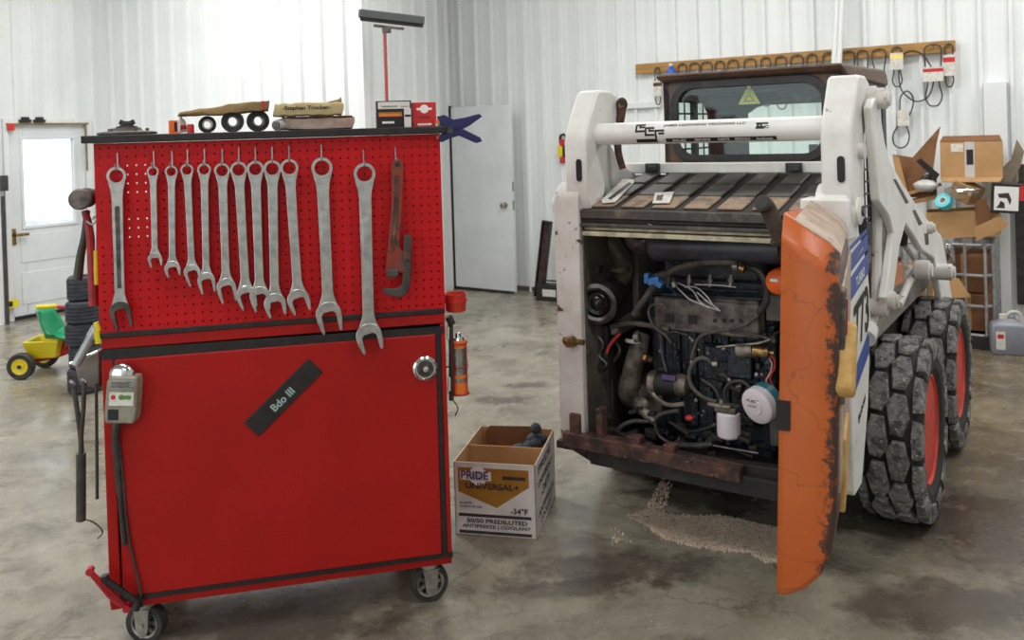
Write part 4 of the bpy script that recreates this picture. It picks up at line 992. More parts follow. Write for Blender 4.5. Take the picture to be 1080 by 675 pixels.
belt(946, .075, .33, 'short belt in a green and white sleeve right of the cab corner', sleeve=(.05, .19, 'paper', 'tagy'), ztop=.025)
# one big loose belt drooping between the nails
def wp(px, py, y): q = wall_at(px, py, y); return Vector((q.x, y, q.z))
t = thing('drive_belt', 'widest belt, drooping in a long low curve beneath the right part of the board', 'belt', WALLE @ T(wp(964, 60, -.07)), 'drive belts hanging from the wall board')
o_ = wp(964, 60, -.07); m = MB(); m.tube([wp(x, y, -.07) - o_ for x, y in ((949, 62), (956, 55), (966, 54), (975, 60), (984, 75), (984, 90), (978, 103), (966, 107), (956, 101), (950, 93), (948, 80))], .006, 7, closed=True, smooth=4); m.build('belt', 'hose', t)
belt(984, .125, .50, 'large belt with a red and white sleeve round its middle, near the board\'s right end', sleeve=(.18, .30, 'paper', 'inkred'), y=-.10)
t = belt(1001, .06, .35, 'small belt in a tall red-topped sleeve at the very right end of the board', sleeve=(.09, .26, 'paper', 'inkred'))
o_ = wp(957, 98, -.05); t = thing('drive_belt', 'lowest belt with a white sleeve, hooked through the drooping belt', 'belt', WALLE @ T(o_), 'drive belts hanging from the wall board')
m = MB(); m.tube([wp(x, y, -.05) - o_ for x, y in ((957, 96), (950, 102), (949, 115), (948, 130), (942, 142), (943, 152), (950, 156), (957, 152), (959, 142), (956, 130), (962, 115), (963, 103))], .006, 7, closed=True, smooth=4); m.build('belt', 'hose', t)
a_, b_ = wp(947, 133, -.05) - o_, wp(959, 116, -.05) - o_; m = MB(); m.span((a_.x, -.012, a_.z), (b_.x, .012, b_.z)); m.build('sleeve', 'paper', t)
# two white tubes leaning in front of the board
for dx_, lb in ((0, 'left of two white pipes leaning on the wall behind the loader'), (.055, 'right of two white pipes leaning on the wall behind the loader')):
    b1 = at(883 + dx_ * 100, 40, WALLE, 1, -.14); t = thing('plastic_pipe', lb, 'pipe', WALLE @ T(b1.x - .12, -.45, 0), 'white pipes leaning on the wall')
    m = MB(); m.cyl((0, 0, 0), (.19, .42, 4.0), .022, n=14); m.build('pipe', 'trimw', t)
# pale post and dark pipe at the right edge
q = wall_at(1050, 250, -.1); m = MB(); m.span((q.x - .06, -.11, 0), (q.x + .10, 0, 2.0)); struct(m.build('trim_11', 'trimw', xf=WALLE, bevel=.004))
q = wall_at(1074, 250, -.1); m = MB(); m.span((q.x - .02, -.08, .25), (q.x + .05, 0, 1.35)); struct(m.build('trim_12', 'hose', xf=WALLE, bevel=.004))
# ------------------------------------------------------------------ the skid steer loader
ld = thing('skid_steer_loader', 'white skid steer loader with engine bay open, orange tailgate swung out and red rims', 'skid steer loader', MACH)
def mp(px, py, ly): return at(px, py, MACH, 1, ly)
def part(mb, name, mt, parent=None, **k): return mb.build(name, mt, parent or ld, **k)
YZ = ((0, 1, 0), (0, 0, 1))

# --- tires with chunky blocks
def tire(x, y, side):
    """side=+1: outer face towards +x"""
    Ro, W_ = .385, .25
    root = bpy.data.objects.new('wheel', None); col.objects.link(root); root.parent = ld; root.matrix_local = T(x, y, Ro) @ (RZ(0) if side > 0 else RZ(180)) @ RX(random.uniform(0, 20))
    m = MB(); h = W_ / 2
    pf = [(.222, -h * .80), (.262, -h * .98), (.325, -h * 1.0), (.352, -h * .86), (.363, -h * .5), (.366, 0), (.363, h * .5), (.352, h * .86), (.325, h * 1.0), (.262, h * .98), (.222, h * .80)]
    m.lathe(pf, (0, 0, 0), (1, 0, 0), 64, close=True)
    m.m = 1; N = 13
    def surf(u, an, e):   # u across -1..1
        r = .372 - .006 * u * u + e
        return (u * h, r * math.cos(an), r * math.sin(an))
    def block(uv, hgt=.017):
        cu = sum(p[0] for p in uv) / len(uv); cv = sum(p[1] for p in uv) / len(uv)
        out = [(p[0] + (cu - p[0]) * .02, p[1] + (cv - p[1]) * .02) for p in uv]
        ins = [(p[0] + (cu - p[0]) * .13, p[1] + (cv - p[1]) * .13) for p in uv]
        vs = [surf(a_, b_, -.016) for a_, b_ in out] + [surf(a_, b_, hgt - .004) for a_, b_ in out] + [surf(a_, b_, hgt) for a_, b_ in ins] + [surf(cu, cv, hgt + .001)]
        n = len(uv); fs = []
        for k in range(n):
            k2 = (k + 1) % n
            fs += [(k, k2, n + k2, n + k), (n + k, n + k2, 2 * n + k2, 2 * n + k), (2 * n + k, 2 * n + k2, 3 * n)]
        m.add(vs, fs)
    dA = 2 * PI / N
    for k in range(N):
        c = k * dA
        for (cu, off) in ((-.31, 0), (.31, .5)):
            cc = c + off * dA; hw_ = .36
            # broad staggered six-sided lugs
            block([(cu - hw_, cc - dA * .20), (cu - hw_ * .35, cc - dA * .47), (cu + hw_ * .62, cc - dA * .44), (cu + hw_, cc + dA * .06), (cu + hw_ * .45, cc + dA * .46), (cu - hw_ * .6, cc + dA * .44)] if cu > 0 else
                  [(cu + hw_, cc + dA * .20), (cu + hw_ * .35, cc + dA * .47), (cu - hw_ * .62, cc + dA * .44), (cu - hw_, cc - dA * .06), (cu - hw_ * .45, cc - dA * .46), (cu + hw_ * .6, cc - dA * .44)])
        for s_, off in ((-1, .5), (1, 0)):
            cc = c + off * dA
            block([(s_ * .70, cc - dA * .02), (s_ * .74, cc - dA * .43), (s_ * 1.0, cc - dA * .40), (s_ * 1.0, cc + dA * .40), (s_ * .74, cc + dA * .43)], .013)
            # shoulder lug running down the side wall
            a0, a1 = cc - dA * .36, cc + dA * .36
            vs = []
            for (r, xx) in ((.375, 1.0), (.345, 1.06), (.305, 1.03)):
                for a_ in (a0, a1): vs.append((s_ * h * xx, r * math.cos(a_), r * math.sin(a_)))
            for (r, xx) in ((.365, .9), (.30, .97)):
                for a_ in (a0, a1): vs.append((s_ * h * xx, r * math.cos(a_), r * math.sin(a_)))
            m.add(vs, [(0, 1, 3, 2), (2, 3, 5, 4), (0, 2, 4, 8, 6), (1, 7, 9, 5, 3), (6, 7, 1, 0), (4, 5, 9, 8)])
    m.build('tire', ['groove', 'tread'], root, angle=25)
    r_ = MB(); r_.lathe([(.222, h * .80), (.232, h * .86), (.224, h * .88), (.205, h * .74), (.200, h * .1), (.178, h * .02), (.12, h * .06), (.10, h * .30), (.06, h * .34), (.002, h * .34), (.002, -h * .7), (.20, -h * .8), (.222, -h * .80)], (0, 0, 0), (1, 0, 0), 48)
    rm = r_.build('rim', 'rimred', root)
    b_ = MB()
    for k in range(8):
        a_ = 2 * PI * k / 8; b_.cyl((h * .02, .145 * math.cos(a_), .145 * math.sin(a_)), (h * .16, .145 * math.cos(a_), .145 * math.sin(a_)), .011, n=6)
    b_.build_loose('wheel_bolt', 'steeldk', rm)
for (x, y, s_) in ((.615, 0, 1), (.615, 1.0, 1), (-.635, 0, -1), (-.635, 1.0, -1)): tire(x, y, s_)

# --- chassis between the wheels and behind
m = MB(); m.span((-.47, -.60, .24), (.47, 1.25, .30)); m.span((-.47, -.2, .24), (-.44, 1.25, .78)); m.span((.44, -.2, .24), (.47, 1.25, .78)); m.span((-.47, -.16, .24), (.47, -.12, 1.30)); m.span((-.47, 1.2, .24), (.47, 1.25, .8))
part(m, 'chassis', 'dark')
m = MB()
for s_ in (-1, 1):
    for y in (0, 1.0): m.cyl((s_ * .44, y, .385), (s_ * .56, y, .385), .09)
m.build_loose('axle_housing', 'dark', ld)
# fender over the rear wheels (grey-taupe panel seen between tower and cylinder)
for s_ in (-1, 1):
    m = MB(); m.prism([(-.62, .83), (-.50, .84), (.30, .90), (1.25, .90), (1.25, .80), (-.62, .80)], (.44 if s_ > 0 else -.56, 0, 0), *YZ, .12)
    m.prism([(-.40, .80), (1.25, .80), (1.25, .88), (.0, 1.18), (-.40, 1.18)], (.44 if s_ > 0 else -.47, 0, 0), *YZ, .03)
    part(m, 'fender', 'greyt', bevel=.004)

# --- rear towers
def tower(s_):
    x0, x1 = (.475, .588) if s_ > 0 else (-.625, -.505)
    r = .085; cy, cz = -.745, 1.40
    pl = [(-.83, .385), (-.815, .365), (-.70, .37), (-.56, .62), (-.47, .96), (-.50, 1.15), (-.64, 1.30)]
    pl += [(cy + r * math.cos(R(a_)), cz + r * math.sin(R(a_))) for a_ in range(0, 181, 15)]
    m = MB(); m.prism(pl, (x0, 0, 0), *YZ, x1 - x0)
    # holes and scars are left to the paint; a flange joins the tower to the bay
    o = part(m, 'rear_tower', 'whitedirty' if s_ < 0 else 'white', bevel=.006)
    b_ = MB(); xo = x1 if s_ > 0 else x0
    b_.lathe([(.062, 0), (.062, .014), (.05, .02), (.05, .03), (.035, .036), (.002, .036)], (xo, cy, cz - .015), (s_, 0, 0), 24)
    b_.mat(1).lathe([(.020, .036), (.020, .046), (.002, .046)], (xo, cy, cz - .015), (s_, 0, 0), 12)
    b_.build('pivot_boss', ['white', 'steeldk'], o)
    return o
tl = tower(-1); tr_ = tower(1)
m = MB()
p = mp(605, 360, -.83); m.cyl(p, p + Vector((0, -.055, 0)), .016, n=6); m.cyl(p + Vector((0, -.004, 0)), p + Vector((0, -.02, 0)), .024, n=16); m.cyl(p + Vector((-.02, -.0, -.0)), p + Vector((-.045, -.0, 0)), .018, n=6); m.cyl(p + Vector((-.05, 0, 0)), p + Vector((.05, 0, 0)), .012, n=8)
m.cyl(p + Vector((0, -.03, -.016)), p + Vector((0, -.03, .022)), .014, n=6)
m.build('hose_coupler', 'brass', tl)
# bottom plate of the towers, rusted
m = MB(); m.span((-.64, -.84, .34), (-.50, -.70, .37)); m.build('foot_plate', 'rust', tl)
# white housing bolted inside the right tower
m = MB(); m.span((.43, -.85, 1.285), (.60, -.72, 1.435)); m.build('hinge_housing', 'white', tr_, bevel=.008)
# decals on the right tower
dx = .5886
def dec(mb, y0, z0, y1, z1, sk=.22):
    """slanted parallelogram on the outer tower plate"""
    mb.prism([(y0, z0), (y1, z0 + (y1 - y0) * sk), (y1, z1 + (y1 - y0) * sk), (y0, z1)], (dx - .0003, 0, 0), *YZ, .0012)
dcl = MB(); dcl.m = 0
dec(dcl, -.80, 1.245, -.51, 1.262, .12); dec(dcl, -.815, 1.165, -.50, 1.225, .16); dec(dcl, -.815, 1.065, -.49, 1.145, .18); dec(dcl, -.80, .72, -.52, .80, .35)
dcl.mat(1).text('TURBO', (dx + .0006, -.72, 1.098), (0, 1, .17), (0, -.0, 1), .15, .038, th=.0012)
dcl.mat(2).text('773', (dx, -.765, .86), (0, 1, .20), (0, 0, 1), .26, .175, th=.001)
dcl.text('Bobcat', (dx, -.73, .60), (0, 1, .5), (0, -.2, 1), .14, .03, th=.001)
dcl.mat(1); dec(dcl, -.80, 1.19, -.58, 1.198, .16)
dcl.build('decal', ['inkblue', 'inkwhite', 'inkblk'], tr_)

# --- rear links (upright arms) with the cross tube
def link(s_):
    x0, x1 = (.498, .610) if s_ > 0 else (-.575, -.470)
    pl = [(-.815, 1.44), (-.815, 1.66), (-.80, 1.71), (-.69, 1.875), (-.66, 1.885), (-.56, 1.885), (-.49, 1.86), (-.48, 1.78), (-.60, 1.66), (-.64, 1.44), (-.68, 1.36), (-.78, 1.36)]
    m = MB(); m.prism(pl, (x0, 0, 0), *YZ, x1 - x0); o = part(m, 'rear_link', 'white', bevel=.012)
    q = MB(); cx = (x0 + x1) / 2; cx = .570 if s_ > 0 else -.502
    zc = 1.540
    pl = [(.013 * math.cos(R(a_)), .035 + .013 * math.sin(R(a_))) for a_ in range(0, 181, 20)] + [(.013 * math.cos(R(a_)), -.035 + .013 * math.sin(R(a_))) for a_ in range(180, 361, 20)]
    q.prism(pl, (cx, -.8165, zc), (1, 0, 0), (0, 0, 1), .004); q.build('slot', 'inkblk', o)
    b_ = MB(); xo = x1 if s_ > 0 else x0
    kk = 1 if s_ > 0 else .15
    b_.lathe([(.045, 0), (.045, .03 * kk), (.036, .036 * kk), (.036, .06 * kk), (.022, .065 * kk), (.002, .065 * kk)], (xo, -.53, 1.80), (s_, 0, 0), 20)
    b_.lathe([(.03, 0), (.03, .02 * kk), (.002, .02 * kk)], (xo, -.70, 1.60), (s_, 0, 0), 14); b_.build_loose('link_pin', 'whitedirty', o)
    return o
ll = link(-1); lr_ = link(1)
# grease-caked cylinder end showing on the inner side of the left link
m = MB(); pts = [mp(656, 110, -.5), mp(655, 122, -.5), mp(652, 140, -.5), mp(652, 160, -.5), mp(657, 178, -.5)]
m.tube(pts, lambda u: .021 - .006 * u, 10, smooth=3); m.sphere(pts[0], .026, (1, 1, 1.2), 10, 8); m.build('grease_caked_cylinder', 'rust', ll)
ct = MB(); TY, TZ, TRd = -.69, 1.690, .047
ct.cyl((-.475, TY, TZ), (.50, TY, TZ), TRd, n=40); tb = part(ct, 'cross_tube', 'white')
def wrapf(x0, a0):
    def f(X, Y):
        an = a0 + Y / TRd; return (x0 + X, TY - (TRd + .0007) * math.cos(an), TZ + (TRd + .0007) * math.sin(an))
    return f
def tx(px): return mp(px, 140, TY - TRd).x
m = MB(); m.m = 0
# blocky three-part emblem
def wbox(mb, xa, xb, ya, yb, n=4):
    xs = [xa, xb]; vs = []; fs = []
    f = wrapf(0, 0)
    for k in range(n + 1):
        y = ya + (yb - ya) * k / n
        vs += [f(xa, y), f(xb, y)]
    for k in range(n): fs.append((2 * k, 2 * k + 1, 2 * k + 3, 2 * k + 2))
    mb.add(vs, fs)
for k, (px, yo) in enumerate(((675, .022), (685, .006), (695.5, -.006))):
    x0 = tx(px - 5.2); x1 = tx(px + 5.0); w_ = x1 - x0; h_ = .038; t_ = .009
    wbox(m, x0, x0 + t_, yo - h_ / 2, yo + h_ / 2); wbox(m, x0, x1, yo + h_ / 2 - t_, yo + h_ / 2)
    if k < 2: wbox(m, x0, x1, yo - h_ / 2, yo - h_ / 2 + t_)
    wbox(m, x0 + t_ * 1.9, x1, yo - t_ * .2, yo + t_ * .8); 
    if k < 2: wbox(m, x0 + t_ * 1.9, x0 + t_ * 2.8, yo - t_ * .2, yo + h_ * .3)
wbox(m, tx(670), tx(692), -.046, -.026); wbox(m, tx(701), tx(818), -.047, -.026)
m.text('JAMES LIGHTNING TRUCKING LLC', (0, 0, 0), (1, 0, 0), (0, 0, 1), tx(786) - tx(699), .0135, wrap=wrapf(tx(699), .022 / TRd))
wbox(m, tx(797), tx(810), .022, .030); wbox(m, tx(797), tx(806), .004, .014); m.text('Bc', (0, 0, 0), (1, 0, 0), (0, 0, 1), tx(811) - tx(798), .016, wrap=wrapf(tx(798), .006 / TRd))
m.mat(1)
for s_, a_, b_ in (('SALES', 708, 722), ('SERVICE', 731, 748), ('PARTS', 756, 768), ('RENTALS', 774, 790), ('bobcat', 797, 814)):
    m.text(s_, (0, 0, 0), (1, 0, 0), (0, 0, 1), tx(b_) - tx(a_), .012, wrap=lambda X, Y, f=wrapf(tx(a_), -.042 / TRd): tuple(c + d for c, d in zip(f(X, Y), (0, -.0006, -.0004))))
m.build('decal', ['inkblk', 'inkwhite'], tb)

# --- lift arms
def arm(s_):
    x0, x1 = (.618, .650) if s_ > 0 else (-.560, -.536)
    AP = ((911, 113), (914, 104), (919, 103), (921, 112), (922, 128), (925, 148), (931, 170), (948, 198), (964, 222), (976, 236), (987, 248), (992, 270), (997, 305), (1002, 345), (993, 347), (985, 305), (979, 272), (966, 264), (956, 247), (948, 236), (941, 262), (934, 314), (930, 318), (926, 314), (930, 288), (935, 246), (930, 228), (919, 212), (915, 160))
    pl = [(at(x_, y_, MACH, 0, .622).y, at(x_, y_, MACH, 0, .622).z) for x_, y_ in AP]
    m = MB(); m.prism(pl, (x0, 0, 0), *YZ, x1 - x0); o = part(m, 'lift_arm', 'white', bevel=.008)
    xo = x1 if s_ > 0 else x0
    def ap(x_, y_): q = at(x_, y_, MACH, 0, .622); return (xo, q.y, q.z)
    b_ = MB()
    for (x_, y_, r_, l_) in ((966, 284, .045, .03), (982, 286, .042, .07), (930, 316, .036, .02), (972, 240, .03, .02), (918, 106, .034, .03)):
        q = Vector(ap(x_, y_)); l_ *= (1 if s_ > 0 else .1); b_.lathe([(r_, -.03), (r_, l_), (r_ * .7, l_ + .006), (r_ * .7, l_ + .014), (.002, l_ + .016)], q, (s_, 0, 0), 20)
    b_.build_loose('arm_pin', 'whitedirty', o)
    g = MB()
    for q in (((934, 189), (937, 189), (951, 213), (948, 215)), ((955, 222), (958, 221), (966, 236), (962, 238)), ((968, 246), (972, 246), (973, 258), (969, 258))):
        pq = [ap(*a_) for a_ in q]; g.prism([(a_[1], a_[2]) for a_ in pq], (xo - .0005 * s_, 0, 0), *YZ, .0015 * s_)
    g.build_loose('arm_slot', 'grime', o)
    # lift cylinder from the tower foot up to the arm
    c = MB(); xm = .57 * s_
    c.cyl((xm, -.47, .90), (xm, .12, 1.22), .034); c.mat(1).cyl((xm, .12, 1.22), (xm, .56, 1.06 + .40), .018) if False else c.mat(1).cyl((xm, -.47, .90), (xm, -.52, .87), .045)
    part(c, 'lift_cylinder', ['whitedirty', 'white'])
    # control link from the front of the tower to the arm middle
    c = MB(); c.tube([(.60 * s_, -.44, .98), (.60 * s_, -.34, 1.42)], .020, 10); c.tube([(.56 * s_, -.30, .93), (.56 * s_, .20, 1.36)], .020, 10)
    c.cyl((.56 * s_, -.44, .98), (.645 * s_, -.44, .98), .034); part(c, 'control_link', 'whitedirty')
    c = MB(); c.tube([(.60 * s_, .05, .90), (.60 * s_, .32, .96), (.60 * s_, .62, 1.0)], .018, 10); c.tube([(.57 * s_, .30, 1.16), (.58 * s_, .52, 1.06), (.58 * s_, .75, .98), (.58 * s_, .95, .95)], .012, 8, smooth=3)
    c.mat(1).cyl((.50 * s_, .28, 1.18), (.60 * s_, .28, 1.18), .05); part(c, 'tilt_linkage', ['whitedirty', 'exh'])
    return o
arm(-1); arm(1)
# orange side block
m = MB(); a_, b_, c_, d_ = [at(x, y, MACH, 0, .62) for x, y in ((932, 284), (952, 277), (955, 296), (934, 311))]
m.prism([(p.y, p.z) for p in (d_, c_, b_, a_)], (.50, 0, 0), *YZ, .12); part(m, 'side_cover', mat('orange_side_panel', srgb(196, 112, 66), .5, c2=srgb(160, 92, 60), scale=12), bevel=.006)

# --- cab
cab = bpy.data.objects.new('cab', None); col.objects.link(cab); cab.parent = ld
CY0, CY1, CX, ZB, ZT = -.10, .88, .418, 1.05, 1.945
def rrect(x0, x1, z0, z1, r, n=6):
    pts = []
    for (cx, cz, a0) in ((x1 - r, z1 - r, 0), (x0 + r, z1 - r, 90), (x0 + r, z0 + r, 180), (x1 - r, z0 + r, 270)):
        pts += [(cx + r * math.cos(R(a0 + 90 * k / n)), cz + r * math.sin(R(a0 + 90 * k / n))) for k in range(n + 1)]
    return pts
def ringplate(mb, outer, inner, y0, th):
    """plate with a hole: same count of points on both loops"""
    n = len(outer); vs = [(a_, y0, b_) for a_, b_ in outer] + [(a_, y0, b_) for a_, b_ in inner] + [(a_, y0 + th, b_) for a_, b_ in outer] + [(a_, y0 + th, b_) for a_, b_ in inner]
    fs = []
    for k in range(n):
        k2 = (k + 1) % n
        fs += [(k, k2, n + k2, n + k), (2 * n + k, 3 * n + k, 3 * n + k2, 2 * n + k2), (k, 2 * n + k, 2 * n + k2, k2), (n + k, n + k2, 3 * n + k2, 3 * n + k)]
    mb.add(vs, fs)
wx0, wx1, wz0, wz1 = -.355, .345, 1.565, 1.905
m = MB(); ringplate(m, rrect(-CX, CX, 1.38, ZT, .05), rrect(wx0 - .01, wx1 + .01, wz0 - .01, wz1 + .01, .10), CY0, .035)
m.lathe([(.010, -.003), (.010, .0)], (-.36, CY0 - .001, 1.865), (0, -1, 0), 12)
part(m, 'rear_frame', 'cabpaint', cab)
m = MB(); ringplate(m, rrect(wx0 - .025, wx1 + .025, wz0 - .025, wz1 + .025, .115), rrect(wx0 + .012, wx1 - .012, wz0 + .012, wz1 - .012, .085), CY0 - .016, .018); part(m, 'window_seal', 'seal', cab, bevel=.003)
m = MB(); pl = rrect(wx0, wx1, wz0, wz1, .09); m.prism(pl, (0, CY0 + .004, 0), (1, 0, 0), (0, 0, 1), -.005); part(m, 'rear_window', 'glass', cab)
m = MB(); m.prism([(CY0 - .05, ZT), (CY0 - .06, ZT + .022), (CY1 - .1, ZT + .035), (CY1, ZT - .01), (CY1, ZT - .05), (CY0 + .06, ZT - .03)], (-CX - .015, 0, 0), *YZ, 2 * CX + .03); part(m, 'roof', 'roof', cab, bevel=.012)
# corner posts
m = MB()
for s_ in (-1, 1):
    xx = s_ * CX
    m.span((xx - .03 * (s_ > 0), CY0, ZB), (xx + .03 * (s_ < 0), CY0 + .09, ZT)); m.span((xx - .03 * (s_ > 0), CY1 - .09, ZB), (xx + .03 * (s_ < 0), CY1, ZT)); m.span((xx - .03 * (s_ > 0), CY0, ZT - .10), (xx + .03 * (s_ < 0), CY1, ZT)); m.span((xx - .03 * (s_ > 0), CY0, ZB), (xx + .03 * (s_ < 0), CY1, 1.22))
m.span((-CX, CY1 - .03, ZT - .12), (CX, CY1, ZT)); m.span((-CX, CY1 - .05, ZB - .3), (CX, CY1, ZB + .1)); m.span((-CX, CY0, ZB), (CX, CY0 + .03, 1.40)); m.span((-CX, CY0, ZT - .02), (CX, CY1, ZT))
part(m, 'cab_frame', 'seal', cab)
for s_ in (-1, 1):
    m = MB(); xx = s_ * (CX - .015)
    for k in range(11):
        z = 1.24 + k * .060; m.span((xx - .004, CY0 + .08, z - .0045), (xx + .004, CY1 - .08, z + .0045))
    for k in range(9):
        y = CY0 + .14 + k * .085; m.span((xx - .003, y - .0035, 1.22), (xx + .003, y + .0035, ZT - .1))
    for y in (CY0 + .36, CY0 + .6): m.span((xx - .01, y - .022, 1.22), (xx + .01, y + .022, ZT - .1))
    part(m, 'side_screen', 'seal', cab)
m = MB(); sa, sb = mp(744, 130, .05).x, mp(786, 130, .05).x
m.span((sa, .05, 1.38), (sb, .13, 1.80)); m.span((sa, .05, 1.25), (sb, .5, 1.36)); m.mat(1).span((sa + .02, .03, 1.78), (sb - .05, .11, 1.87))
part(m, 'operator_seat', ['seat', 'seat'], cab, bevel=.03)
m = MB(); m.prism([(mp(x, y, .40).x, mp(x, y, .40).z) for x, y in ((735, 97), (745, 118), (755, 133), (768, 132), (796, 113), (812, 108), (858, 100), (864, 84), (735, 84))], (0, .40, 0), (1, 0, 0), (0, 0, 1), -.05)
m.span((-.36, .0, 1.875), (.37, .84, 1.92)); part(m, 'headliner', 'seat', cab)
m = MB(); q = mp(790, 102, CY0 + .05); m.prism([(-.052, -.035), (.052, -.035), (.045, -.02), (.014, .035), (-.014, .035), (-.045, -.02)], (q.x, q.y, q.z), (1, 0, 0), (0, 0, 1), -.002); m.span((q.x - .008, q.y, q.z + .03), (q.x + .008, q.y + .002, q.z + .075))
m.mat(1).prism([(-.030, -.024), (.030, -.024), (.0, .012)], (q.x, q.y - .001, q.z), (1, 0, 0), (0, 0, 1), -.001); m.mat(0).prism([(-.018, -.018), (.018, -.018), (.0, .003)], (q.x, q.y - .002, q.z), (1, 0, 0), (0, 0, 1), -.001)
tg = part(m, 'warning_tag', ['tagy', 'ywood'], cab)
m = MB(); m.span((.05, .2, 1.872), (.12, .26, 1.85)); m.cyl((.18, .1, 1.845), (.18, .22, 1.845), .03); m.cyl((.22, .1, 1.85), (.33, .12, 1.86), .016); part(m, 'dome_light', 'hosegrey', cab)
# interior black cab bits low in the window
m = MB(); m.span((.06, .7, 1.50), (.10, .74, 1.60)); part(m, 'control_lever', 'seat', cab)

# --- white bar under the window and latches
m = MB(); m.span((-.58, -.235, 1.495), (.52, -.19, 1.545)); part(m, 'white_bar', 'white', bevel=.006)
for px in (689, 838):
    q = mp(px, 177, -.24); m = MB(); m.span((q.x - .035, q.y - .02, q.z - .022), (q.x + .035, q.y + .0, q.z + .022)); m.span((q.x - .012, q.y - .04, q.z - .012), (q.x + .03, q.y - .02, q.z + .012)); part(m, 'hood_latch', 'seal', bevel=.004)

# --- hood (slatted rear grille)
HA = Vector((0, -.23, 1.490)); HB = Vector((0, -.80, 1.372))
hd = (HB - HA); HL = hd.length; hv = hd.normalized(); hn = Vector((0, -hv.z, hv.y)); hn = hn if hn.z > 0 else -hn
hx0, hx1 = -.505, .50
hood = MB(); hood.m = 0
def hs(x, t, e): return Vector((x, 0, 0)) + HA + hv * (t * HL) + hn * e
def hslab(mb, x0, x1, t0, t1, e0, e1):
    mb.add([hs(x0, t0, e0), hs(x1, t0, e0), hs(x1, t1, e0), hs(x0, t1, e0), hs(x0, t0, e1), hs(x1, t0, e1), hs(x1, t1, e1), hs(x0, t1, e1)], [(0, 1, 2, 3), (7, 6, 5, 4), (0, 4, 5, 1), (1, 5, 6, 2), (2, 6, 7, 3), (3, 7, 4, 0)])
hslab(hood, hx0, hx1, 0, 1, -.02, 0)
hdo = part(hood, 'hood', 'hoodgap', bevel=.004)
nc = 7; pw_ = (hx1 - hx0 - .03) / nc
for k in range(nc):
    xa = hx0 + .015 + k * pw_; m = MB(); m.m = 0
    g = .026
    hslab(m, xa + g, xa + pw_ - g, .03, .34, .0, .016); hslab(m, xa + g * .8, xa + pw_ - g * .8, .37, .66, .0, .013); m.mat(1); hslab(m, xa + g * .7, xa + pw_ - g * .7, .665, .95, .0, .010)
    m.build('hood_panel', ['hood', 'hoodtan'], hdo, bevel=.006)
m = MB(); m.m = 0; m.span((hx0, -.815, 1.335), (hx1, -.795, 1.372)); m.mat(1).span((hx0, -.81, 1.318), (hx1, -.79, 1.335)); m.mat(0).span((hx0, -.818, 1.300), (hx1, -.80, 1.316)); m.mat(2).span((hx0 + .01, -.80, 1.285), (hx1 - .01, -.77, 1.298)); m.build('hood_lip', ['hood', 'hoodgap', 'lip'], hdo, bevel=.003)
m = MB(); m.span((hx0 + .01, -.82, 1.262), (hx1 - .02, -.785, 1.280)); m.build('cream_strip', 'lip', hdo, bevel=.002)
def on_hood(px, py, e=.016):
    # intersect the pixel ray with the hood's top plane
    inv = MACH.inverted(); c = inv @ CAM; d = inv.to_3x3() @ ray(px, py)
    p0 = HA + hn * e; t_ = (p0 - c).dot(hn) / d.dot(hn); return c + d * t_
def hpoly(mb, pts, e=.018, th=.0015):
    P_ = [on_hood(x, y, e) for x, y in pts]; n = len(P_); mb.add(P_ + [p - hn * th for p in P_], [tuple(range(n)), tuple(range(2 * n - 1, n - 1, -1))] + [(k, n + k, n + (k + 1) % n, (k + 1) % n) for k in range(n)])
m = MB(); m.m = 0; hpoly(m, ((634, 211), (657, 189), (668, 189), (669, 192), (649, 213), (636, 214))); m.mat(1)
for k in range(6):
    u = k / 6; cx, cy = 641 + 22 * u, 209 - 17 * u; hpoly(m, ((cx, cy), (cx + 4, cy - 2.6), (cx + 7, cy - 1.6), (cx + 3.5, cy + 1.6)), .0195, .001)
m.build('sticker', ['paper', 'inkblk'], hdo)
m = MB(); m.m = 0; hpoly(m, ((691, 203), (711, 202), (706, 214), (688, 214))); m.mat(1); hpoly(m, ((693, 206), (700, 205), (698, 211), (692, 211)), .0195, .001); m.build('sticker', ['paper', 'grime'], hdo)

# --- engine bay shell
m = MB(); m.span((-.515, -.80, .30), (-.500, -.14, 1.30)); part(m, 'bay_wall', 'grime')
m = MB(); m.span((.500, -.80, .30), (.515, -.14, 1.30)); part(m, 'bay_wall', 'dark')
m = MB(); m.span((-.50, -.80, .30), (.50, -.14, .33)); part(m, 'belly_pan', 'dark')
m = MB(); m.span((-.60, -.86, .355), (-.20, -.79, .42)); m.box((-.02, -.83, .38), (.40, .06, .06), Matrix.Rotation(R(2), 3, 'Y'))
for (x, w_, h_) in ((-.57, .05, .10), (-.44, .03, .14), (-.30, .06, .05), (-.14, .05, .04)): m.span((x, -.85, .40), (x + w_, -.80, .40 + h_))
part(m, 'rusty_crossmember', 'rust', bevel=.006)
m = MB(); m.prism([(-.62, .335), (-.50, .29), (.50, .28), (.56, .36), (.56, .42), (-.62, .36)], (0, -.80, 0), (1, 0, 0), (0, 0, 1), -.05); m.span((-.48, -.84, .295), (.50, -.79, .37)); part(m, 'rear_bumper', 'dark', bevel=.006)

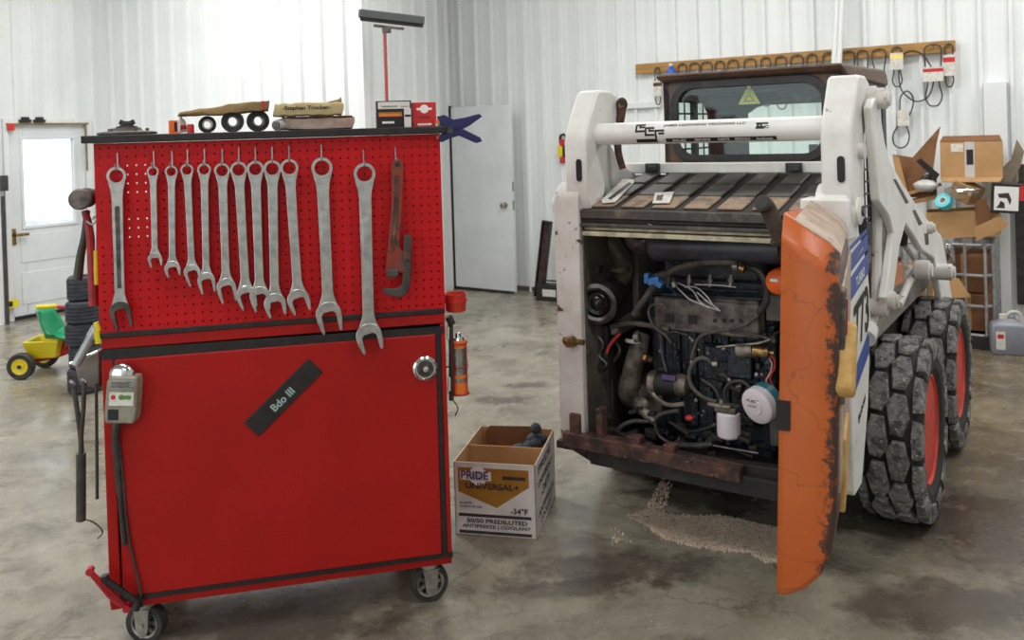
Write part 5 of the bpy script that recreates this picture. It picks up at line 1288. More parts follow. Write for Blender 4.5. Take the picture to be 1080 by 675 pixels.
# --- engine: castings first, then everything bolted to them.  E() puts a point at bay depth y
def E(px, py, y=-.6): return mp(px, py, y)
def ebox(mb, px0, py0, px1, py1, y, d):
    a_, b_ = E(px0, py1, y), E(px1, py0, y); mb.span((a_.x, y, min(a_.z, b_.z)), (b_.x, y + d, max(a_.z, b_.z)))
m = MB(); ebox(m, 690, 345, 815, 455, -.52, .30); ebox(m, 700, 455, 815, 478, -.50, .26); ebox(m, 742, 368, 800, 400, -.55, .05); ebox(m, 800, 352, 818, 440, -.54, .2)
for k in range(7): ebox(m, 694 + 17 * k, 348, 700 + 17 * k, 450, -.535, .03)
blk = part(m, 'engine_block', 'enginebl', bevel=.006)
m = MB(); ebox(m, 684, 300, 815, 346, -.50, .28); part(m, 'cylinder_head', 'enginebl', bevel=.006)
m = MB(); ebox(m, 700, 276, 800, 302, -.44, .18)
for k in range(4): ebox(m, 706 + 24 * k, 270, 718 + 24 * k, 280, -.45, .10)
vc = part(m, 'valve_cover', 'engine', bevel=.012)
m = MB()
for k in range(4):
    p = E(712 + 24 * k, 272, -.46); m.cyl(p, p + Vector((0, -.012, .02)), .010, n=6)
m.build_loose('cap_nut', 'zinc', vc)
# intake manifold with square ports
m = MB(); ebox(m, 690, 322, 800, 347, -.60, .09); ebox(m, 690, 318, 725, 326, -.585, .07); ebox(m, 742, 318, 800, 325, -.585, .07); mfo = part(m, 'intake_manifold', 'brownmetal', bevel=.008)
m = MB(); ebox(m, 702, 332, 710, 340, -.606, .01); ebox(m, 726, 333, 734, 341, -.606, .01)
for k in range(4):
    p = E(754 + 9 * k, 338, -.602); m.cyl(p, p + Vector((0, -.008, 0)), .007, n=8)
m.build_loose('manifold_port', 'inkblk', mfo)
# injector rail and lines
m = MB(); m.tube([E(688, 310, -.56), E(740, 313, -.56), E(806, 316, -.56)], .011, 10); m.tube([E(688, 303, -.54), E(750, 306, -.54), E(800, 308, -.54)], .008, 8); part(m, 'injector_rail', 'enginebl')
for k in range(4):
    x = 704 + 22 * k; m = MB(); m.cyl(E(x, 303, -.57), E(x + 1, 290, -.55), .008, n=8); m.cyl(E(x + .4, 298, -.565), E(x + .6, 294, -.56), .013, n=6); part(m, 'injector', 'zinc')
for (q, ml) in ((((712, 301), (720, 309), (728, 316), (740, 321), (760, 328)), 'wirew'), (((714, 298), (730, 306), (738, 318), (748, 325)), 'wirew'), (((722, 303), (734, 303), (745, 312), (752, 322)), 'wirew'), (((733, 300), (760, 301), (776, 303)), 'wirew'), (((735, 308), (746, 318), (758, 326)), 'wirew')):
    m = MB(); m.tube([E(a_, b_, -.63) for a_, b_ in q], .0030, 6, smooth=4); part(m, 'injector_line', ml)
# big air hose arching over the engine
for nm, q, r, y, ml in (
    ('coolant_hose', ((668, 332), (680, 315), (694, 297), (712, 284), (740, 277), (770, 277), (786, 281)), .013, -.64, 'hosegrey'),
    ('coolant_hose', ((784, 281), (800, 286), (808, 300), (808, 318), (800, 330)), .014, -.62, 'hose'),
    ('fuel_hose', ((800, 332), (788, 341), (772, 347), (752, 350), (738, 356), (732, 368), (730, 378)), .008, -.64, 'hosegrey'),
    ('fuel_hose', ((753, 385), (744, 378), (734, 380), (727, 392), (729, 406), (740, 418), (756, 424)), .009, -.66, 'hosegrey'),
    ('oil_hose', ((640, 346), (660, 341), (682, 343), (706, 348)), .011, -.62, 'hosegrey'),
    ('wiring_loom', ((700, 322), (688, 322), (684, 330), (690, 345), (700, 352), (708, 362)), .005, -.66, 'hosegrey'),
    ('wiring_loom', ((692, 330), (696, 350), (698, 372), (703, 392)), .0055, -.64, 'hosegrey'),
    ('wiring_loom', ((700, 352), (712, 350), (726, 354)), .005, -.62, 'hose'),
    ('oil_hose', ((652, 352), (642, 366), (636, 380), (624, 388)), .010, -.66, 'hose'),
    ('oil_hose', ((632, 398), (626, 420), (622, 450)), .012, -.68, 'hose'),
    ('battery_cable', ((645, 463), (655, 450), (668, 444), (684, 444), (700, 436), (716, 433)), .009, -.68, 'hosegrey'),
    ('battery_cable', ((690, 444), (694, 458), (704, 466), (716, 469)), .007, -.70, 'hose'),
    ('fuel_hose', ((740, 400), (752, 408), (758, 418), (760, 426)), .007, -.67, 'hose'),
    ('fuel_hose', ((768, 430), (764, 414), (770, 404), (782, 402), (790, 408)), .007, -.66, 'hose'),
    ('oil_hose', ((716, 470), (736, 470), (752, 468)), .013, -.72, 'hose'),
    ('steel_pipe', ((748, 469), (776, 474), (800, 478)), .006, -.72, 'steeldk'),
    ('oil_hose', ((760, 395), (768, 398), (772, 408), (782, 412)), .014, -.58, 'exh'),
    ('wiring_loom', ((770, 350), (790, 352), (806, 356), (818, 360)), .006, -.62, 'hosegrey'),
    ('wiring_loom', ((706, 445), (728, 455), (750, 450), (776, 440)), .006, -.62, 'hose'),
    ('steel_pipe', ((756, 366), (778, 364), (800, 362), (812, 358)), .005, -.64, 'zinc'),
    ('fuel_hose', ((640, 388), (648, 380), (654, 370), (650, 360)), .009, -.60, 'hose')):
    m = MB(); m.tube([E(a_, b_, y) for a_, b_ in q], r, 9, smooth=4); part(m, nm, ml)
m = MB(); m.tube([E(a_, b_, -.68) for a_, b_ in ((654, 352), (648, 358), (642, 366), (640, 372))], .0065, 8, smooth=4); m.sphere(E(727, 441, -.66), .016, (1.2, 1, .8), 9, 6); part(m, 'red_battery_lead', 'redwire')
for q, ml in ((((808, 374), (816, 378), (817, 388), (812, 398), (816, 408), (822, 416)), 'redwire'), (((810, 376), (814, 384), (812, 394), (808, 402), (814, 412), (820, 418)), 'pinkwire')):
    m = MB(); m.tube([E(a_, b_, -.64) for a_, b_ in q], .0032, 6, smooth=4); part(m, 'sensor_wire', ml)
# hose clamps and small bright fittings
for (px, py, dx_, dy_, r, ml) in ((776, 281, 1, .1, .019, 'zinc'), (783, 283, 1, .3, .018, 'brass'), (755, 384, 1, 0, .014, 'zinc'), (715, 469, 1, 0, .016, 'zinc'), (748, 467, 1, 0, .014, 'zinc'), (672, 356, 1, -.1, .02, 'zinc'), (711, 300, .3, 1, .015, 'zinc')):
    a_ = E(px - 2.6 * dx_, py - 2.6 * dy_, -.66); b_ = E(px + 2.6 * dx_, py + 2.6 * dy_, -.66); m = MB(); m.cyl(a_, b_, r, n=16); m.cyl((a_ + b_) / 2 + Vector((0, -.01, r * .7)), (a_ + b_) / 2 + Vector((0, .01, r * 1.25)), .006, n=8); part(m, 'hose_clamp', ml)
# stacked small castings, bolts and brackets all over the block
rnd = random.Random(21); m = MB()
for k in range(70):
    px = rnd.uniform(694, 812); py = rnd.uniform(350, 470); y = -.555 - rnd.uniform(0, .04); p = E(px, py, y); r = rnd.uniform(.006, .014)
    if rnd.random() < .55: m.cyl(p, p + Vector((rnd.uniform(-.01, .01), -rnd.uniform(.01, .03), 0)), r, n=6)
    else: m.box(p, (rnd.uniform(.015, .05), .03, rnd.uniform(.012, .035)), Matrix.Rotation(rnd.uniform(-.4, .4), 3, 'Y'))
m.build_loose('casting_boss', 'engine', ld, bevel=.003)
m = MB()
for k in range(26):
    px = rnd.uniform(694, 815); py = rnd.uniform(345, 460); p = E(px, py, -.61); r = rnd.uniform(.004, .009)
    m.cyl(p, p + Vector((0, -.014, 0)), r, n=6)
m.build_loose('bolt_head', 'zinc', ld)
# injection pump with its bright ends
m = MB(); ebox(m, 766, 366, 792, 398, -.60, .10); ebox(m, 742, 368, 768, 380, -.59, .08); ip = part(m, 'injection_pump', 'enginebl', bevel=.006)
m = MB(); a_, b_ = E(778, 370, -.64), E(794, 370, -.64); m.cyl(a_, b_, .030, .026, n=18); m.build('pump_governor', 'alu', ip)
m = MB(); a_, b_ = E(795, 371, -.64), E(811, 372, -.64); m.cyl(a_, b_, .025, .020, n=18); m.cyl(b_, b_ + Vector((.02, 0, 0)), .008); m.build('solenoid', 'brass', ip)
# starter motor: black barrel, alloy nose and end cap
m = MB(); a_, b_ = E(694, 404, -.62), E(715, 406, -.62); m.cyl(a_, b_, .050, n=28); st = part(m, 'starter_motor', 'inkblk')
m = MB(); c_ = E(728, 407, -.62); m.lathe([(.048, 0), (.048, .02), (.040, .045), (.022, .055), (.002, .056)], b_, c_ - b_, 24); m.lathe([(.052, -.03), (.052, 0), (.04, 0), (.04, -.03)], a_, b_ - a_, 24, close=True); m.tube([E(684, 404, -.64), E(690, 417, -.66), E(704, 427, -.66), E(722, 426, -.66)], .010, 8, smooth=4); m.build('end_housing', 'alu', st)
m = MB(); p = E(705, 399, -.672); m.span((p.x - .03, p.y, p.z - .008), (p.x + .03, p.y + .012, p.z + .012)); m.build('motor_label', 'inkpur', st)
# bell housing and elbow at the left
m = MB(); p = E(664, 414, -.58); m.lathe([(.085, 0), (.09, .02), (.088, .06), (.065, .09), (.05, .10), (.002, .10)], p + Vector((0, .10, 0)), (0, -1, 0), 30)
m.tube([E(664, 410, -.58), E(668, 388, -.60), E(674, 366, -.60), E(677, 352, -.58)], lambda u: .048 - .012 * u, 16, smooth=4); part(m, 'blower_housing', 'brownmetal')
m = MB(); a_ = E(670, 358, -.60); m.tube([a_ + Vector((-.036, -.01, -.006)), a_ + Vector((0, -.042, 0)), a_ + Vector((.04, -.015, -.006))], .009, 8, smooth=4); part(m, 'white_clamp_band', 'paper')
m = MB(); ebox(m, 684, 400, 698, 436, -.60, .09); p = E(676, 426, -.66); m.sphere(p, .036, (1.1, .8, .8), 14, 9); m.cyl(E(674, 430, -.67), E(692, 444, -.67), .022, n=12); part(m, 'housing_bracket', 'alu', bevel=.006)
m = MB(); a_ = E(680, 378, -.62); m.cyl(a_, a_ + Vector((.045, -.01, 0)), .013, n=8); m.cyl(a_ + Vector((.0, 0, 0)), a_ + Vector((.012, 0, 0)), .02, n=6); part(m, 'brass_fitting', 'brass')
# belt pulley and fins in the dark left part
m = MB(); ebox(m, 612, 344, 640, 398, -.66, .10); ebox(m, 616, 398, 646, 462, -.62, .16)
for k in range(6): ebox(m, 620 + k * 4, 402, 622 + k * 4, 460, -.63, .02)
part(m, 'oil_cooler', 'dark', bevel=.004)
m = MB(); m.tube([E(a_, b_, -.70) for a_, b_ in ((622, 396), (623, 406), (625, 420), (624, 434))], .006, 8, smooth=3); m.tube([E(a_, b_, -.69) for a_, b_ in ((628, 352), (636, 362), (632, 375), (640, 384), (632, 392))], .007, 8, smooth=3); m.cyl(E(630, 388, -.70), E(637, 386, -.70), .012, n=8); part(m, 'cooler_line', 'steeldk')
# air cleaner: black canister with clear-black end cup
m = MB(); a_ = E(631, 319, -.745); ax_ = Vector((-.22, 1, .06)).normalized()
m.lathe([(.070, 0), (.074, .02), (.074, .06), (.070, .065), (.070, .30), (.060, .32), (.002, .32)], a_, ax_, 36); ac = part(m, 'air_cleaner', 'hose')
m = MB(); m.lathe([(.068, .0), (.087, .0), (.091, -.014), (.088, -.028), (.072, -.036), (.060, -.028), (.058, -.016), (.068, -.014)], a_, ax_, 40, close=True); m.build('end_ring', 'steeldk', ac)
m = MB(); m.lathe([(.060, -.014), (.045, -.030), (.030, -.024), (.014, -.036), (.002, -.038)], a_, ax_, 32); m.build('end_cup', mat('glossy_black', srgb(22, 22, 24), .18), ac)
m = MB(); p = E(628, 285, -.66); m.box(p, (.05, .04, .05), Matrix.Rotation(.3, 3, 'Y')); m.cyl(p + Vector((0, -.02, 0)), p + Vector((0, -.04, 0)), .016); m.build('mount', 'dark', ac)
m = MB(); m.tube([E(645, 300, -.5), E(660, 288, -.5), E(654, 270, -.52), E(640, 252, -.54), E(626, 240, -.55)], .040, 14, smooth=4); m.lathe([(.045, 0), (.045, .02), (.04, .02), (.04, 0)], E(654, 286, -.55), (0, 0, 1), 20, close=True); part(m, 'intake_duct', 'exh')
# muffler across the top
m = MB(); a_, b_ = E(687, 259, -.60), E(830, 262, -.60); m.lathe([(.002, 0), (.045, 0), (.062, .012), (.065, .03), (.065, (b_ - a_).length - .02), (.05, (b_ - a_).length), (.002, (b_ - a_).length)], a_, b_ - a_, 32); mu = part(m, 'muffler', 'muffler')
m = MB(); m.tube([E(690, 258, -.60), E(678, 262, -.60), E(668, 258, -.56), E(664, 250, -.52)], .028, 12, smooth=3); m.lathe([(.050, 0), (.050, .012), (.03, .012), (.03, 0)], a_ + Vector((-.01, 0, 0)), (1, 0, 0), 16, close=True); m.build('inlet_flange', 'rust', mu)
m = MB(); q0, q1 = E(824, 254, -.84), E(809, 216, -.88); mid = E(817, 236, -.86)
q2 = q1 + Vector((-.006, -.040, .010)); m.tube([q0, mid, q1 + Vector((0, 0, -.01)), q2], .031, 18, smooth=5); pe = part(m, 'exhaust_pipe', 'exh')
m = MB(); nrm = (q2 - (q1 + Vector((0, 0, -.01)))).normalized(); e_ = q2 + nrm * .003
m.lathe([(.002, 0), (.020, 0), (.027, .001), (.027, .003), (.024, .004), (.002, .002)], e_ - nrm * .002, nrm, 20); m.build('pipe_mouth', 'inkblk', pe)
m = MB(); m.lathe([(.038, 0), (.038, .015), (.028, .015), (.028, 0)], q0 + Vector((0, 0, -.005)), (mid - q0), 18, close=True); m.build('pipe_collar', 'exh', pe)
# filters
m = MB(); p = E(796, 430, -.74); m.lathe([(.002, -.001), (.030, -.002), (.034, .002), (.060, .004), (.070, .012), (.072, .025), (.072, .045)], p, (.35, 1, .18), 36); m.mat(1).lathe([(.0725, .045), (.0725, .085), (.060, .09), (.002, .09)], p, (.35, 1, .18), 36); of = part(m, 'oil_filter', ['filterw', 'teal'])
m = MB(); m.text('FLEET', (p.x - .030, p.y - .004, p.z + .022), (1, -.1, 0), (0, 0, 1), .05, .010, th=.001); m.text('1335', (p.x - .026, p.y - .004, p.z + .002), (1, -.1, 0), (0, 0, 1), .035, .008, th=.001); m.build('can_print', 'hosegrey', of)
m = MB(); p = E(769, 461, -.70); zt_ = E(769, 436, -.70).z - p.z; m.lathe([(.002, 0), (.038, 0), (.046, .008), (.047, .02), (.047, zt_), (.04, zt_ + .006), (.002, zt_ + .006)], p, (0, 0, 1), 30); ff = part(m, 'fuel_filter', 'filterw')
m = MB(); zc = p.z + zt_; m.span((p.x - .05, p.y - .03, zc + .006), (p.x + .04, p.y + .04, zc + .03)); m.cyl((p.x - .08, p.y - .02, zc + .03), (p.x + .02, p.y - .02, zc + .03), .012, n=8); m.cyl((p.x - .02, p.y - .02, zc + .02), (p.x - .02, p.y - .02, zc + .06), .012, n=8); m.build('filter_head', 'alu', ff, bevel=.004)
# blue connector, orange reservoir cap, bracket bits
m = MB(); p = E(690, 296, -.70); m.box(p, (.055, .03, .03), Matrix.Rotation(-.25, 3, 'Y')); m.box(p + Vector((-.03, 0, .008)), (.02, .034, .042)); m.box(p + Vector((.025, 0, -.012)), (.03, .034, .025), Matrix.Rotation(.5, 3, 'Y')); m.tube([p + Vector((.03, 0, 0)), E(702, 299, -.66), E(712, 308, -.6)], .005, 6); part(m, 'blue_connector', 'blue', bevel=.004)
m = MB(); p = E(822, 297, -.66); m.lathe([(.002, -.035), (.03, -.033), (.048, -.02), (.053, 0), (.052, .03), (.002, .03)], p, (0, 1, .0), 28); oc = part(m, 'orange_lamp', 'orangecap')
m = MB(); m.box(p + Vector((-.01, -.034, .01)), (.03, .008, .01)); m.build('reflector_chip', 'inkwhite', oc)
m = MB(); ebox(m, 808, 312, 824, 338, -.62, .1); ebox(m, 812, 430, 822, 470, -.60, .1); m.build_loose('side_bracket', 'grime', ld, bevel=.004)
m = MB()
for k in range(30):
    px = rnd.choice((rnd.uniform(612, 690), rnd.uniform(700, 820))); py = rnd.uniform(452, 478) if px > 690 else rnd.uniform(430, 470); p = E(px, py, -.66 - rnd.uniform(0, .05)); m.box(p, (rnd.uniform(.02, .07), .03, rnd.uniform(.01, .03)), Matrix.Rotation(rnd.uniform(-.5, .5), 3, 'Y'))
m.build_loose('lower_bracket', 'dark', ld, bevel=.003)
m = MB(); m.tube([E(698, 494, -.80), E(700, 501, -.80), E(702, 505, -.80)], .008, 8); m.span((E(696, 492, -.8).x, -.81, E(696, 492, -.8).z - .01), (E(704, 492, -.8).x, -.78, E(696, 492, -.8).z + .01)); part(m, 'drain_plug', 'paper')

# --- tailgate, swung open past ninety degrees; built lying along -y from its hinge
tgm = T(.400, -.845, .375) @ RZ(10.8) @ RY(2.2)
tg = bpy.data.objects.new('tailgate', None); col.objects.link(tg); tg.parent = ld; tg.matrix_local = tgm
TL, TD, TH = .80, .155, 1.075
# profile across the thickness (x) and height (z): flat inner edge, sloped top, rounded lower corner
prof = [(0, 0), (.03, .004), (.075, .03), (.115, .075), (.142, .14), (.155, .24), (.155, TH - .15), (.148, TH - .11), (.125, TH - .08), (.0, TH)]
m = MB(); n = len(prof); th_ = .012
def inset(p):
    cx, cz = .045, TH * .5; return (p[0] + (cx - p[0]) * .12 + .0, p[1] + (cz - p[1]) * .02)
# end skin (free end, faces the room), top, bottom, outer skin as one shell open on the inner side
ring0 = [(x * .97, -TL, z - (.062 if z > TH * .5 else 0)) for x, z in prof]; ring1 = [(x, -TL + .055, z) for x, z in prof]; ring2 = [(x, 0, z - (.055 if z > TH * .5 else 0)) for x, z in prof]
m.add(ring0 + ring1 + ring2, [tuple(range(n))] + [tuple(range(3 * n - 1, 2 * n - 1, -1))] + [(j * n + k, (j + 1) * n + k, (j + 1) * n + k + 1, j * n + k + 1) for j in range(2) for k in range(n - 1)])
body = MB(); body.v = m.v; body.f = m.f; body.mi = m.mi
o = body.build('shell', 'orangepaint', tg, bevel=.010, seg=3)
so = o.modifiers.new('s', 'SOLIDIFY'); so.thickness = .006; so.offset = 1
# pale weathered skin on the outer face; the sloped top's highlight is painted pale
m = MB(); m.m = 0
for (z0, z1) in ((TH - .60, TH - .19), (.30, TH - .60)):
    m.span((.1565, -TL + .03, z0), (.166, -.02, z1))
m.prism([(.150, TH - .115), (.124, TH - .079), (.030, TH - .018), (.030, TH - .013), (.128, TH - .074), (.156, TH - .115)], (0, -TL + .05, 0), (1, 0, 0), (0, 0, 1), -(TL - .10))
m.build('outer_skin', 'plate', o, bevel=.003)
m = MB(); m.span((.150, -TL + .015, TH - .52), (.172, -TL + .095, TH - .205)); m.mat(1).span((.160, -TL + .030, TH - .50), (.176, -TL + .080, TH - .225)); m.build('tail_light', ['grime', 'redlens'], tg, bevel=.004)
m = MB(); m.prism([(-TL - .01, .60), (-TL + .01, .575), (-TL + .14, .62), (-TL + .14, .765), (-TL + .05, .775), (-TL + .02, .73)], (.145, 0, 0), *YZ, .055); m.build('bumper_block', 'ywood', tg, bevel=.012)
m = MB(); m.span((.150, -TL + .14, .20), (.175, -.40, .42)); m.build('bumper_strip', 'ywood', tg, bevel=.008)
m = MB(); m.span((-.008, -TL - .009, .47), (.030, -TL + .02, .555)); m.build('latch_recess', 'inkblk', tg)
m = MB()
for z in (.22, .80): m.cyl((.08, .01, z), (.08, .01, z + .12), .018)
m.build_loose('hinge_barrel', 'steeldk', tg)
m = MB(); m.span((.004, -TL + .05, .10), (.02, -.05, TH - .12)); m.build('inner_panel', 'dark', tg)
# ------------------------------------------------------------------ galvanised cage full of cardboard
CG = frame(3.51, 6.5, 0, -34)
def cg(px, py, y=0): return at(px, py, CG, 1, y)
cage = thing('wire_cage', 'galvanised tube cage on the floor behind the loader, heaped with cardboard', 'wire cage', CG)
zl = [cg(1015, 258).z, cg(1015, 290).z, cg(1015, 322).z]
CWd, CD = 1.02, .52
def rr(z): return [(-CWd + .05, 0, z), (-.06, 0, z), (0, .06, z), (0, CD - .05, z), (-.05, CD, z), (-CWd + .05, CD, z), (-CWd, CD - .05, z), (-CWd, .05, z)]
for z_ in zl + [.10]:
    m = MB(); m.tube(rr(z_), .013, 8, closed=True); m.build('cage_rail', 'galv', cage)
m = MB()
for k in range(8):
    x = -.04 - k * (CWd - .08) / 7; m.cyl((x, -.006, .08), (x, -.006, zl[0] + .01), .010, n=8); m.cyl((x, CD + .006, .08), (x, CD + .006, zl[0] + .01), .010, n=8)
for k in range(4):
    y = .05 + k * (CD - .1) / 3; m.cyl((.006, y, .08), (.006, y, zl[0] + .01), .010, n=8); m.cyl((-CWd - .006, y, .08), (-CWd - .006, y, zl[0] + .01), .010, n=8)
m.build('cage_bars', 'galv', cage)
m = MB(); m.span((-CWd - .02, -.02, .0), (.02, CD + .02, .10)); m.build('pallet', 'dark', cage, bevel=.004)

def obox(mb, w, d, h, th=.006, inner=1, outer=0, bottom=True):
    mb.m = outer
    mb.span((0, 0, 0), (w, th, h)).span((0, d - th, 0), (w, d, h)).span((0, th, 0), (th, d - th, h)).span((w - th, th, 0), (w, d - th, h))
    if bottom: mb.span((th, th, 0), (w - th, d - th, th))
def flap(mb, a, b, out, L_, th=.006):
    """flap hinged on edge a-b, reaching out by vector out*L_"""
    a, b = Vector(a), Vector(b); o = Vector(out).normalized() * L_; n = (b - a).cross(o).normalized() * th
    vs = [a, b, b + o * 1 + (a - b) * .04, a + o + (b - a) * .04]; vs = vs + [v + n for v in vs]
    mb.add(vs, [(0, 1, 2, 3), (7, 6, 5, 4), (0, 4, 5, 1), (1, 5, 6, 2), (2, 6, 7, 3), (3, 7, 4, 0)])
def cbox(label, px, py, y, rz, w, d, h, flaps, mats=('card', 'carddk'), rx=0, ry=0, cat='cardboard box', extra=None):
    o = cg(px, py, y)
    t = thing('cardboard_box', label, cat, CG @ T(o.x, y, o.z) @ RZ(rz) @ RX(rx) @ RY(ry), 'cardboard boxes heaped in and on the wire cage')
    m = MB(); obox(m, w, d, h); m.build('carton', list(mats), t)
    for f in flaps:
        m = MB(); m.m = 0; flap(m, *f[:4]); m.build('flap', f[4] if len(f) > 4 else mats[0], t)
    if extra:
        m = MB(); ml = extra(m, w, d, h); m.build('tape', ml, t)
    return t
# boxes inside the cage
for (x0, x1, z0, z1, mt, lb) in ((-.30, -.02, .12, .40, 'carddk', 'dark brown box low in the cage by its right corner'), (-.36, -.03, .41, .70, 'carddk', 'brown box in the upper right of the cage, behind the bars'),
                                 (-.68, -.38, .12, .56, 'card', 'tan box in the middle of the cage'), (-.98, -.70, .12, .60, 'carddk', 'brown box at the left end of the cage')):
    t = thing('cardboard_box', lb, 'cardboard box', CG @ T(x0, .06, z0), 'cardboard boxes heaped in and on the wire cage')
    m = MB(); m.span((0, 0, 0), (x1 - x0, .38, z1 - z0)); m.mat(1).span(((x1 - x0) * .45, -.001, 0), ((x1 - x0) * .55, .381, z1 - z0 + .001)); m.build('carton', [mt, 'card' if mt == 'carddk' else 'carddk'], t, bevel=.004)
zt = zl[0]
# lower big tan box leaning forward with a long flap
cbox('wide tan box lying lowest on the heap, its long plain side facing out', 979, 252, -.02, 6, .36, .30, .20, [], ry=-4)
def tape(m, w, d, h):
    m.m = 0; m.span((w * .40, -.002, 0), (w * .56, .0, h)); m.mat(1).span((w * .18, -.002, h * .72), (w * .38, -.0005, h * .95)); m.mat(2).span((w * .43, -.003, h * .35), (w * .54, -.001, h * .78)); return ['bagclear', 'paper', 'inkblk']
cbox('large taped cardboard box on top of the heap, turned to face the room', 992, 187, .12, 4, .42, .30, .27, [((0, 0, .0), (.42, 0, .0), (0, -1, -.25), .13, 'card'), ((0, 0, .27), (.42, 0, .27), (0, .7, .35), .10, 'carddk')], rx=-3, extra=tape)
def sheet(parent, org_, pts, y, mt, th=.006, lean=0.0, nm='flap'):
    """cardboard flap: outline at its own depth y, leaning back by lean per metre of height"""
    P_ = [at(x_, y_, CG, 1, y) - org_ for x_, y_ in pts]; zmin = min(p.z for p in P_)
    P_ = [p + Vector((0, lean * (p.z - zmin), 0)) for p in P_]; n = len(P_); b = MB()
    b.add(P_ + [p + Vector((0, th, 0)) for p in P_], [tuple(range(n)), tuple(range(2 * n - 1, n - 1, -1))] + [(k, (k + 1) % n, n + (k + 1) % n, n + k) for k in range(n)])
    b.build(nm, mt, parent)
o = cg(948, 208, .10)
t = thing('cardboard_box', 'open dark brown box with big raised flaps at the left of the heap', 'cardboard box', CG @ T(o.x, .10, o.z), 'cardboard boxes heaped in and on the wire cage')
m = MB(); obox(m, .24, .24, .16); m.build('carton', ['carddk', 'carddk'], t)
sheet(t, o, ((941, 163), (962, 166), (991, 133), (987, 152), (984, 178), (966, 190), (950, 196)), .13, 'carddk', lean=.1)
sheet(t, o, ((941, 163), (948, 166), (958, 205), (950, 214)), .08, 'card')
sheet(t, o, ((966, 170), (971, 167), (991, 184), (987, 190)), .04, 'inkblk')
o = cg(1032, 249, .02)
t = thing('cardboard_box', 'small tan box with open flaps at the right edge of the heap', 'cardboard box', CG @ T(o.x, .02, o.z), 'cardboard boxes heaped in and on the wire cage')
m = MB(); obox(m, .13, .2, .17); m.build('carton', ['card', 'carddk'], t)
sheet(t, o, ((1028, 212), (1039, 209), (1046, 228), (1044, 236), (1030, 238)), .0, 'carddk')
sheet(t, o, ((1027, 240), (1054, 228), (1065, 236), (1058, 242), (1030, 254)), -.05, 'card')
o = cg(1053, 193, .26)
t = thing('cardboard_box', 'grey-brown box with one flap standing up at the far right of the heap', 'cardboard box', CG @ T(o.x, .26, o.z), 'cardboard boxes heaped in and on the wire cage')
m = MB(); obox(m, .12, .2, .10); m.build('carton', ['cardgrey', 'cardgrey'], t)
sheet(t, o, ((1054, 192), (1056, 178), (1066, 168), (1072, 147), (1080, 160), (1076, 176), (1066, 194)), .24, 'cardgrey', lean=.1)
for (px, py, y, rz, w_, h_, ti, lb) in ((952, 218, .04, 12, .26, .03, 14, 'flat piece of tan cardboard among the heap\'s left contents'), (958, 206, .06, -4, .22, .025, 18, 'upper flat piece of cardboard beside the teal roll'), (1000, 205, .04, -25, .16, .13, -28, 'slanting tan carton behind the teal roll')):
    o = cg(px, py, y); t = thing('cardboard_piece', lb, 'cardboard piece', CG @ T(o.x, y, o.z) @ RZ(rz) @ RY(-ti)); m = MB(); m.span((0, 0, 0), (w_, .16, h_)); m.build('carton', 'card', t, bevel=.002)
o = cg(996, 213, -.03); t = thing('tape_roll', 'bright teal tape roll lying in the cardboard heap', 'tape roll', CG @ T(o.x, -.03, o.z)); m = MB(); m.lathe([(.028, -.03), (.058, -.03), (.062, 0), (.058, .03), (.028, .03)], (0, 0, 0), (-.3, -.8, .5), 24, close=True); m.build('roll', 'tealbag', t)
m = MB(); m.lathe([(.022, -.031), (.029, -.031), (.029, .031), (.022, .031)], (0, 0, 0), (-.3, -.8, .5), 24, close=True); m.build('core', 'boxwhite', t)
def crumple(name, label, cat, px, py, y, rx, ry, rz_, matn, seed, n=2):
    o = cg(px, py, y); t = thing(name, label, cat, CG @ T(o.x, y, o.z)); rnd = random.Random(seed); m = MB(); m.sphere((0, 0, 0), 1, (rx, ry, rz_), 22, 14)
    ph = [(rnd.uniform(18, 46), rnd.uniform(18, 46), rnd.uniform(18, 46), rnd.uniform(0, 6)) for _ in range(5)]
    nv = []
    for v in m.v:
        f = 1 + sum(.10 * abs(math.sin(a_ * v[0] + b_ * v[1] + c_ * v[2] + d_)) for a_, b_, c_, d_ in ph) - .25
        nv.append((v[0] * f, v[1] * f, v[2] * f))
    m.v = nv; m.build('film', matn, t, angle=18); return t
crumple('plastic_bag', 'crumpled clear plastic bag in the middle of the cardboard heap', 'plastic bag', 1014, 203, -.02, .11, .07, .055, 'bag', 1)
crumple('plastic_bag', 'milky crumpled plastic wrap in the dark open box at the heap\'s left', 'plastic bag', 976, 196, .06, .08, .06, .045, 'bagclear', 2)
crumple('plastic_bag', 'clear plastic bag hanging low at the left of the cage front', 'plastic bag', 1000, 274, -.06, .05, .04, .12, 'bag', 3)
o = cg(974, 192, .06); t = thing('glass_bottle', 'dark bottle poking out of the open brown box', 'bottle', CG @ T(o.x, .1, o.z) @ RY(40)); m = MB(); m.lathe([(.001, -.08), (.035, -.08), (.035, .04), (.015, .07), (.015, .09), (.001, .09)], n=18); m.build('bottle', 'blackbox', t)
o = cg(990, 268, -.05); t = thing('small_jar', 'small jar with red contents and silver lid perched on the loader side of the cage', 'jar', CG @ T(o.x, -.05, o.z)); m = MB(); m.lathe([(.001, -.05), (.035, -.05), (.038, .02), (.03, .03), (.001, .03)], n=20); m.build('jar', 'brass', t); m = MB(); m.lathe([(.034, .028), (.034, .055), (.001, .055)], n=20); m.build('lid', 'chrome', t)
m = MB(); m.lathe([(.039, -.03), (.039, .0)], n=20); m.build('jar_label', 'inkred', t)
